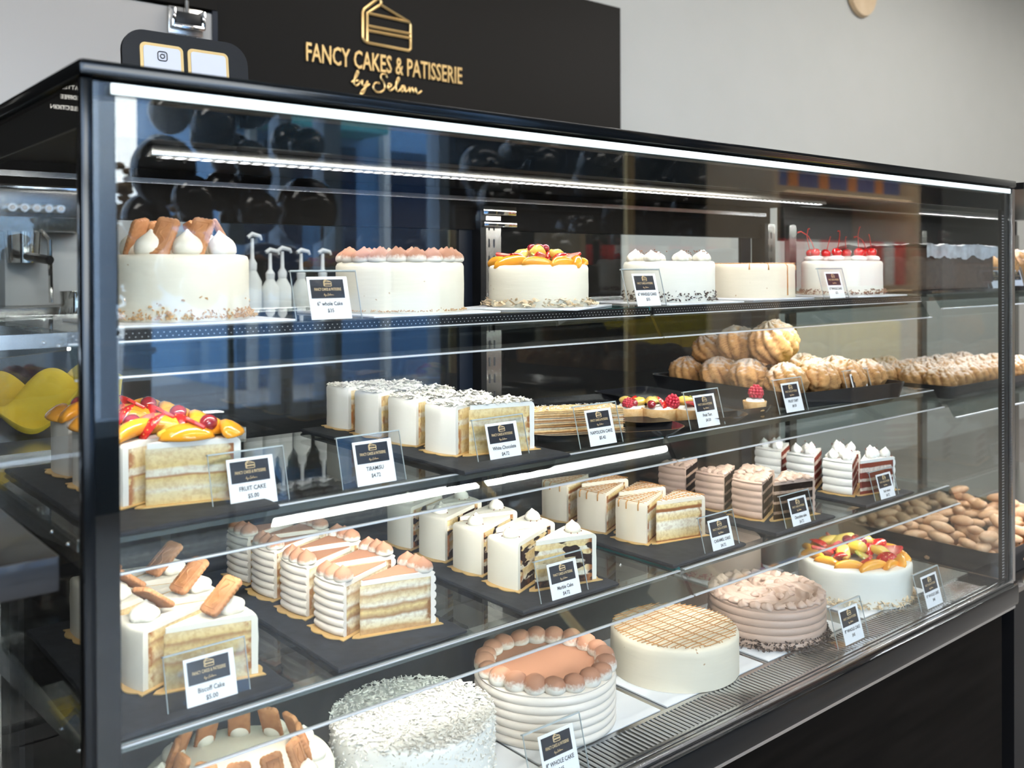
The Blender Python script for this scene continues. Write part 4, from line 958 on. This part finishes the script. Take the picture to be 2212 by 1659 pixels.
DM = [dollop_mesh('cream_ruffle', 'mocha', .0115, .012, 5, seed=i+120) for i in range(3)]
ring(L_k, DM, 'cream_ruffle', 30, .090, .0675, 0, 1, .25); ring(L_k, DM, 'cream_ruffle', 12, .045, .0700, .1, .8, .25)
stuff(L_k, 'chocolate_sprinkles', flakes('chocolate_sprinkles', 'choc', ring_spots(800, .100, .011, .014, 15, bias=1.6), .0062, .0017, 8, 1.1))
Mm = cake(1.490, .170, BD, .106, .070, 'white_side', 'large white cake heaped with peaches, kiwi, mango and strawberries, on the deck')
fruit_top(Mm, .104, .070, 5, 13)
stuff(Mm, 'almond_flakes', flakes('almond_flakes', 'almond', ring_spots(520, .105, .010, .013, 18, bias=1.6), .0085, .0008, 11, .9))
cake_board(1.40, .44, ZD, .2, 'white board under the half hidden cake behind the brown cake')
N_ = cake(1.40, .43, BD, .085, .075, 'mocha', 'pale brown cake with red crumb base, half hidden behind the brown cake'); stuff(N_, 'red_crumbs', flakes('red_crumbs', 'redcrumb', ring_spots(400, .085, .008, .012, 19), .006, .0016, 12, 1))

# ------------------------------------------------------------------ middle shelf, centre and right: plates, trays and pastries
def tray(x, y, z, w, d, h, rz, label, nm='tray', r=.02, flare=.008):
    def rr(w_, d_, r_, z_):
        p = []
        for cx, cy_, a0 in ((w_/2-r_, -d_/2+r_, -PI/2), (w_/2-r_, d_/2-r_, 0), (-w_/2+r_, d_/2-r_, PI/2), (-w_/2+r_, -d_/2+r_, PI)):
            for k in range(7): a = a0+PI/2*k/6; p.append((cx+r_*math.cos(a), cy_+r_*math.sin(a), z_))
        return p
    rings = [rr(w-2*flare, d-2*flare, r, 0), rr(w-flare*.4, d-flare*.4, r+.002, h*.85), rr(w, d, r+.004, h), rr(w-.004, d-.004, r+.002, h), rr(w-2*flare-.004, d-2*flare-.004, r, .003)]
    m = len(rings[0]); b = MB(); b.add([v for g in rings for v in g], [tuple(range(m))[::-1], tuple(range(4*m, 5*m))]+[(j*m+i, j*m+(i+1) % m, (j+1)*m+(i+1) % m, (j+1)*m+i) for j in range(4) for i in range(m)])
    return tag(b.build(nm, 'trayblack', None, (x, y, z), (0, 0, rz), ang=40), label, nm)
M['trayblack'] = mat('black_tray', (.014, .014, .017), .18, coat=.2)
tray(.845, .235, Z2+.0003, .26, .14, .012, R(-24), 'long black plate under the flaky pastry slice on the middle shelf', 'plate', .04, .012)
np_ = thing('pastry_slice', (.80, .262, Z2+.0035), 'flaky many layered pastry slice dusted with sugar, on a black plate', 'pastry', rz=R(-24))
def flaky():
    b = MB(); q = random.Random(2)
    n = 11
    for i in range(n):
        z = .0035*i; o = q.uniform(-.0018, .0018)
        def f(u, v, z=z, o=o): return Vector(((u-.5)*(.17+o*1.5)+.001*nz3((u*30, v*9, z*900)), (v-.5)*(.058+o)+.0012*nz3((v*20+3, u*30, z*700)), z+.0034+.0009*nz3((u*14, v*5, z*500))))
        b.grid(f, 40, 8); b.grid(lambda u, v, f=f: f(u, v)-Vector((0, 0, .0028)), 40, 8)
    b.box(-.083, .083, -.0275, .0275, .0008, .038)
    return b
flaky().build('pastry_layers', 'flaky', np_, ang=60)
stuff(np_, 'sugar_dusting', flakes('sugar_dusting', 'coconut', [(x, y, .0400) for x, y in [(rnd.uniform(-.083, .083), rnd.uniform(-.027, .027)) for _ in range(260)]], .004, .0004, 14, .3))
tray(1.035, .44, Z2+.0003, .22, .19, .011, R(-12), 'empty black plate behind the tart plate on the middle shelf', 'plate', .045, .014)
tray(1.03, .235, Z2+.0003, .24, .135, .012, R(-20), 'black plate holding three fruit tarts on the middle shelf', 'plate', .04, .012)
tray(1.19, .365, Z2+.0004, .15, .36, .012, R(-6), 'flat black tray with a single raspberry tart on the middle shelf', 'tray', .02, .008)
def tart(x, y, z, r, h, label, tops, rz=0):
    t = thing('fruit_tart', (x, y, z), label, 'tart', 'small fruit tarts' if len(tops) > 1 else None, rz)
    MB().lathe([(0, 0), (r*.86, 0), (r*.9, .002), (r, h*.93), (r*.98, h), (r*.9, h), (r*.84, h*.75), (0, h*.7)], 40, fn=lambda p, a: p+Vector((math.cos(a), math.sin(a), 0))*.0006*math.sin(a*20)*(1 if p.xy.length > r*.5 else 0)).build('shell', 'tart', t)
    MB().lathe([(0, h*.72), (r*.86, h*.74), (r*.7, h+.003), (0, h+.005)], 24, fn=lambda p, a: p*(1+.05*math.sin(5*a))).build('cream', 'whitecream', t, ang=180)
    for k, dx, dy, dz, rot, s in tops: fruit(k, t, (dx, dy, h+dz), rot, s)
    return t
tart(.975, .289, Z2+.0038, .031, .020, 'fruit tart with raspberry, grape and orange pieces, leftmost on the plate', [('rasp', -.018, -.008, 0, (0, .3, 0), .85), ('grape', -.006, -.012, .002, (0, 0, 1), .9), ('mango', .010, -.010, .003, (0, 0, .4), .95), ('mango', .0, .012, .002, (.3, 0, 1.4), 1), ('berry', .016, .008, .006, (.3, -1.0, .3), 1)])
tart(1.000, .245, Z2+.0038, .032, .021, 'fruit tart with strawberries and kiwi, middle one on the plate', [('berry', -.010, -.010, .008, (.2, -1.1, 2.2), 1.15), ('rasp', .012, -.014, .001, (.3, 0, 0), 1.05), ('kiwi', .012, .010, .006, (.6, .2, .4), 1), ('mango', -.006, .014, .003, (0, 0, 1), 1), ('grape', -.022, .0, .001, (0, 0, 1), .9)])
tart(1.037, .207, Z2+.0038, .033, .021, 'fruit tart with strawberry and pineapple, rightmost on the plate', [('berry', -.012, -.008, .006, (.1, -.4, 2.9), 1.15), ('berry', -.004, -.016, .002, (.1, -.3, .4), .9), ('mango', .012, -.006, .005, (.5, 0, .3), 1.15), ('kiwi', .018, .006, .006, (.7, .3, .4), 1), ('mango', .0, .014, .004, (0, 0, 2), 1)])
tart(1.212, .205, Z2+.0042, .0215, .017, 'tiny tart crowned by one upright raspberry, on the flat black tray', [('rasp', 0, -.002, .004, (0, .1, 0), 1.15)])
TX, TY, TA = 1.48, .35, R(-8)
tray(TX, TY, Z2+.0005, .34, .41, .030, TA, 'deep black tray heaped with sugar dusted cream puffs, right end of the middle shelf')
def puff_mesh(seed):
    q = random.Random(seed); tw = q.uniform(3.0, 4.5); n = q.choice((9, 10, 11)); ph = q.uniform(0, 6)
    def fn(a, b):
        c = math.cos(b); t = (b+PI/2)/PI
        ridge = abs(math.sin((n*a+tw*3.2*t+ph)/2))**.7+.25*abs(math.sin(n*1.5*a+tw*5*t))
        return 1+(.19*ridge-.10)*(c**.5 if b < 0 else c**.35)+.06*math.sin(3*a+ph)*c+.08*nz3((math.cos(a)*c*2.4+seed, math.sin(a)*c*2.4, math.sin(b)*2.4))+.06*nz3((math.cos(a)*c*6, math.sin(a)*c*6+seed, math.sin(b)*6))+.07*nz3((math.cos(a)*c*11, math.sin(a)*c*15+seed, math.sin(b)*15))+(.10*max(0, t-.8)/.2)
    return MB().ball((0, 0, 0), 1, 72, 40, (1, 1, .80), fn=fn).mesh('cream_puff', 'puff', ang=180)
PM = [puff_mesh(i) for i in range(6)]
def tl_(u, v): return (TX+u*math.cos(TA)-v*math.sin(TA), TY+u*math.sin(TA)+v*math.cos(TA))
pf = [(-.115, -.140, 0, .040), (-.120, -.045, 0, .041), (-.120, .045, 0, .039), (-.125, .135, 0, .036), (-.035, -.150, 0, .042), (-.035, -.060, 0, .041), (-.035, .035, 0, .040), (-.035, .125, 0, .038),
      (.050, -.150, 0, .040), (.045, -.060, 0, .040), (.050, .035, 0, .039), (.045, .125, 0, .038), (.125, -.145, 0, .037), (.125, -.060, 0, .038), (.125, .03, 0, .037), (.125, .12, 0, .037),
      (-.085, .020, .058, .043), (-.080, -.075, .060, .050), (-.09, .105, .050, .036)]
dsc = ['front left corner', 'left edge, second from front', 'left edge, third from front', 'left edge, rear', 'front edge, second from left', 'second row, left middle', 'third row, left middle', 'rear, left middle', 'front edge, right middle', 'second row, right middle', 'third row, right middle', 'rear, right middle', 'front right corner', 'right edge, second from front', 'right edge, third from front', 'right edge, rear', 'upper layer, middle of the heap', 'upper layer, largest puff of the heap', 'upper layer, rear of the heap']
for i, (u, v_, dz, r_) in enumerate(pf):
    x, y = tl_(u*.98, v_*.98); o = put('cream_puff', PM[i % 6], None, (x, y, Z2+.007+r_*.90+dz), (rnd.uniform(-.3, .3), rnd.uniform(-.3, .3), rnd.uniform(0, 6)), (r_*.92, r_*.92, r_*.98))
    tag(o, 'golden cream puff in the black tray: '+dsc[i], 'cream puff', 'sugar dusted cream puffs in the deep tray')

# ------------------------------------------------------------------ neighbouring case contents
lf = thing('powdered_cake', (2.06, .33, 1.0303), 'dark loaf cake under wrinkled icing sugar in the neighbouring case, top shelf', 'cake')
box('tray', 'trayblack', (-.19, .19, -.13, .13, 0, .008), lf, .002)
box('loaf', 'choccake', (-.175, .175, -.11, .11, .008, .108), lf, .008)
def sugar(u, v):
    x = (u-.5)*.365; t = (v-.5)*2; y = max(-1, min(1, t*1.25))*.115; d = max(0, abs(t)-.8)/.2
    return Vector((x, y+(.004*nz3((u*20, v*9, 7)) if d > 0 else 0), .1125+.006*nz3((u*9, v*7, 0))+.004*nz3((u*25, v*20, 2))-d*(.030+.012*nz3((u*7, 3, 1)))))
MB().grid(sugar, 70, 40).build('icing_sugar', 'sugar', lf, ang=180)
bk = tray(2.52, .33, 1.0303, .36, .28, .012, 0, 'black tray of golden pastries on the top shelf of the neighbouring case')
for i in range(8):
    o = put('pastry', PM[i % 6], None, (2.39+.088*(i % 4), .27+.12*(i//4), 1.088), (0, 0, i), (.035, .040, .055)); tag(o, 'golden pastry on the top shelf tray of the neighbouring case', 'pastry', 'pastries on the neighbouring top shelf')
tray(2.17, .32, .7905, .52, .30, .030, 0, 'black tray of golden puffs on the middle shelf of the neighbouring case')
for i in range(24):
    o = put('cream_puff', PM[i % 6], None, (1.95+.072*(i % 7)+(i//7 % 2)*.02, .22+.072*(i//7), .829), (rnd.uniform(-.3, .3), 0, i), (.033, .033, .034)); tag(o, 'golden puff in the middle shelf tray of the neighbouring case', 'cream puff', 'puffs in the neighbouring case')
tray(2.13, .26, .411, .50, .40, .06, 0, 'deep dark tray of almond shaped biscuits on the deck of the neighbouring case', 'tray', .03)
AC = MB().ball((0, 0, 0), 1, 16, 10, (.030, .0155, .0115), fn=lambda a, b: 1+.04*math.sin(2*a)).mesh('almond_biscuit', 'almondcookie', ang=180)
q = random.Random(77); i = 0
for ly in range(4):
    for a_ in range(8):
        for b_ in range(7):
            x, y = 1.92+.058*a_+q.uniform(-.01, .01), .10+.052*b_+q.uniform(-.008, .008)
            if ly == 3 and (a_+b_) % 2: continue
            if ly < 2 and 1 < a_ < 6 and 1 < b_ < 6: continue
            o = put('almond_biscuit', AC, None, (x+.012*(ly % 2), y, .430+.019*ly+q.uniform(-.003, .006)), (q.uniform(-.35, .35), q.uniform(-.35, .35), q.uniform(0, 3.1)))
            tag(o, 'oval golden biscuit in the deep tray of the neighbouring case', 'biscuit', 'almond shaped biscuits in the deep tray')

# ------------------------------------------------------------------ price signs
EMc = emblem(.00035, .0105).mesh('emblem', 'goldink')
SCm = script(.00135, .00016, 2, 4).mesh('script_lettering', 'goldink')
TZ = {}
def sign(x, y, z, l1, l2, lab, s=1.0, rz=0, dim=False, fs=.0068):
    t = thing('price_sign', (x, y, z+.0005), lab, 'price sign', 'clear acrylic price signs', rot=(R(-15), 0, rz))
    t.scale = (s, s, s)
    if 'h' not in TZ:
        TZ['h'] = MB().box(0, .09, 0, .0012, .0, .0615).mesh('holder', 'acrylic', smooth=False)
        TZ['l'] = MB().box(0, .09, -.0002, .004, .0605, .0622).mesh('top_lip', 'edgeclear', smooth=False)
        TZ['f'] = MB().box(0, .09, .0, .022, 0, .0012, Matrix.Rotation(R(15), 3, 'X')).mesh('foot', 'acrylic', smooth=False)
        TZ['e'] = MB().box(0, .0007, -.0002, .0012, 0, .0615).box(.0893, .09, -.0002, .0012, 0, .0615).mesh('side_edges', 'edgeclear', smooth=False)
        TZ['c'] = MB().box(.020, .075, -.0010, -.0004, .0005, .0535).mesh('card', 'white', smooth=False)
        TZ['b'] = MB().box(.0235, .0690, -.0013, -.0010, .0265, .0500).mesh('logo_panel', 'cardblack', smooth=False)
    for nm, k in (('holder', 'h'), ('top_lip', 'l'), ('foot', 'f'), ('side_edges', 'e')): put(nm, TZ[k], t)
    c = put('card', TZ['c'], t); bl_ = put('logo_panel', TZ['b'], t)
    put('emblem', EMc, c, (.0470, -.0015, .0415))
    text('lettering', 'FANCY CAKES & PATISSERIE', .0049, 'goldink', c, (.0465, -.0015, .0360), sx=.60, bold=.00005)
    put('script_lettering', SCm, c, (.0470, -.0015, .0300))
    text('name_line', l1, fs, 'ink', c, (.0470, -.0013, .0175), sx=min(.86, .052/(max(1, len(l1))*fs*.60)), bold=.00012)
    text('price_line', l2, .0066, 'ink', c, (.0470, -.0013, .0090), sx=.9, bold=.0001)
    return t
M['edgeclear'] = mat('acrylic_edge', (.45, .5, .5), .1, emit=None)
SY1, SY2, SY3 = .186, .158, .126
sign(.290, SY1, Z1, '6" whole Cake', '$35', 'price sign reading 6" whole Cake in mixed case, before the cocoa peaked cake', 1.0)
sign(.860, SY1, Z1, '6" WHOLE CAKE', '$35', 'price sign 6" WHOLE CAKE before the cake with chocolate sprinkle base')
sign(1.410, SY1, Z1, '6" WHOLE CAKE', '$35', 'price sign 6" WHOLE CAKE before the cherry cake')
sign(.176, SY2, Z2, 'FRUIT CAKE', '$5.00', 'price sign reading FRUIT CAKE $5.00 on the middle shelf')
sign(.335, SY2, Z2, 'TiRAMiSU', '$4.72', 'price sign reading TiRAMiSU $4.72 with no cake behind it')
sign(.540, SY2, Z2, 'White Chocolate', '$4.72', 'price sign reading White Chocolate $4.72')
sign(.727, SY2, Z2, 'NAPOLION CAKE', '$5.42', 'price sign reading NAPOLION CAKE $5.42 before the flaky pastry')
sign(.975, SY2, Z2, 'Fruit Tart', '$4.50', 'price sign reading Fruit Tart in mixed case, before the three tarts')
sign(1.222, SY2, Z2, 'FRUIT TART', '$4.50', 'price sign reading FRUIT TART in capitals, beside the raspberry tart')
sign(1.455, SY2, Z2, 'CREAM PUFF', '$1.25', 'price sign reading CREAM PUFF before the tray of puffs')
sign(.118, SY3+.01, Z3, 'Biscoff Cake', '$5.00', 'large looking price sign before the biscuit slices, lowest left')
sign(.622, SY3, Z3, 'Marble Cake', '$4.72', 'price sign reading Marble Cake $4.72')
sign(.972, SY3, Z3, 'CARAMEL CAKE', '$4.72', 'price sign reading CARAMEL CAKE $4.72')
sign(1.195, SY3, Z3, 'Chocolate cake', '$4.72', 'price sign reading Chocolate cake $4.72')
sign(1.494, SY3, Z3, 'Red velvet', '$4.72', 'price sign reading Red velvet $4.72')
sign(.524, .036, .4518, '8" WHOLE CAKE', '$45', 'price sign 8" WHOLE CAKE on the grille before the cocoa topped cake', 1.08)
sign(1.202, .032, .4518, '8" WHOLE CAKE', '$45', 'price sign 8" WHOLE CAKE on the grille beside the brown frosted cake', 1.08)
sign(1.475, .026, .4518, '8" WHOLE CAKE', '$45', 'price sign 8" WHOLE CAKE on the grille beside the large fruit cake', 1.08)
sign(2.20, .215, 1.0302, '', '', 'blank looking price sign on the neighbouring top shelf, before the dark loaf'); sign(2.33, .215, 1.0302, '', '', 'blank looking price sign on the neighbouring top shelf, before the golden pastries')
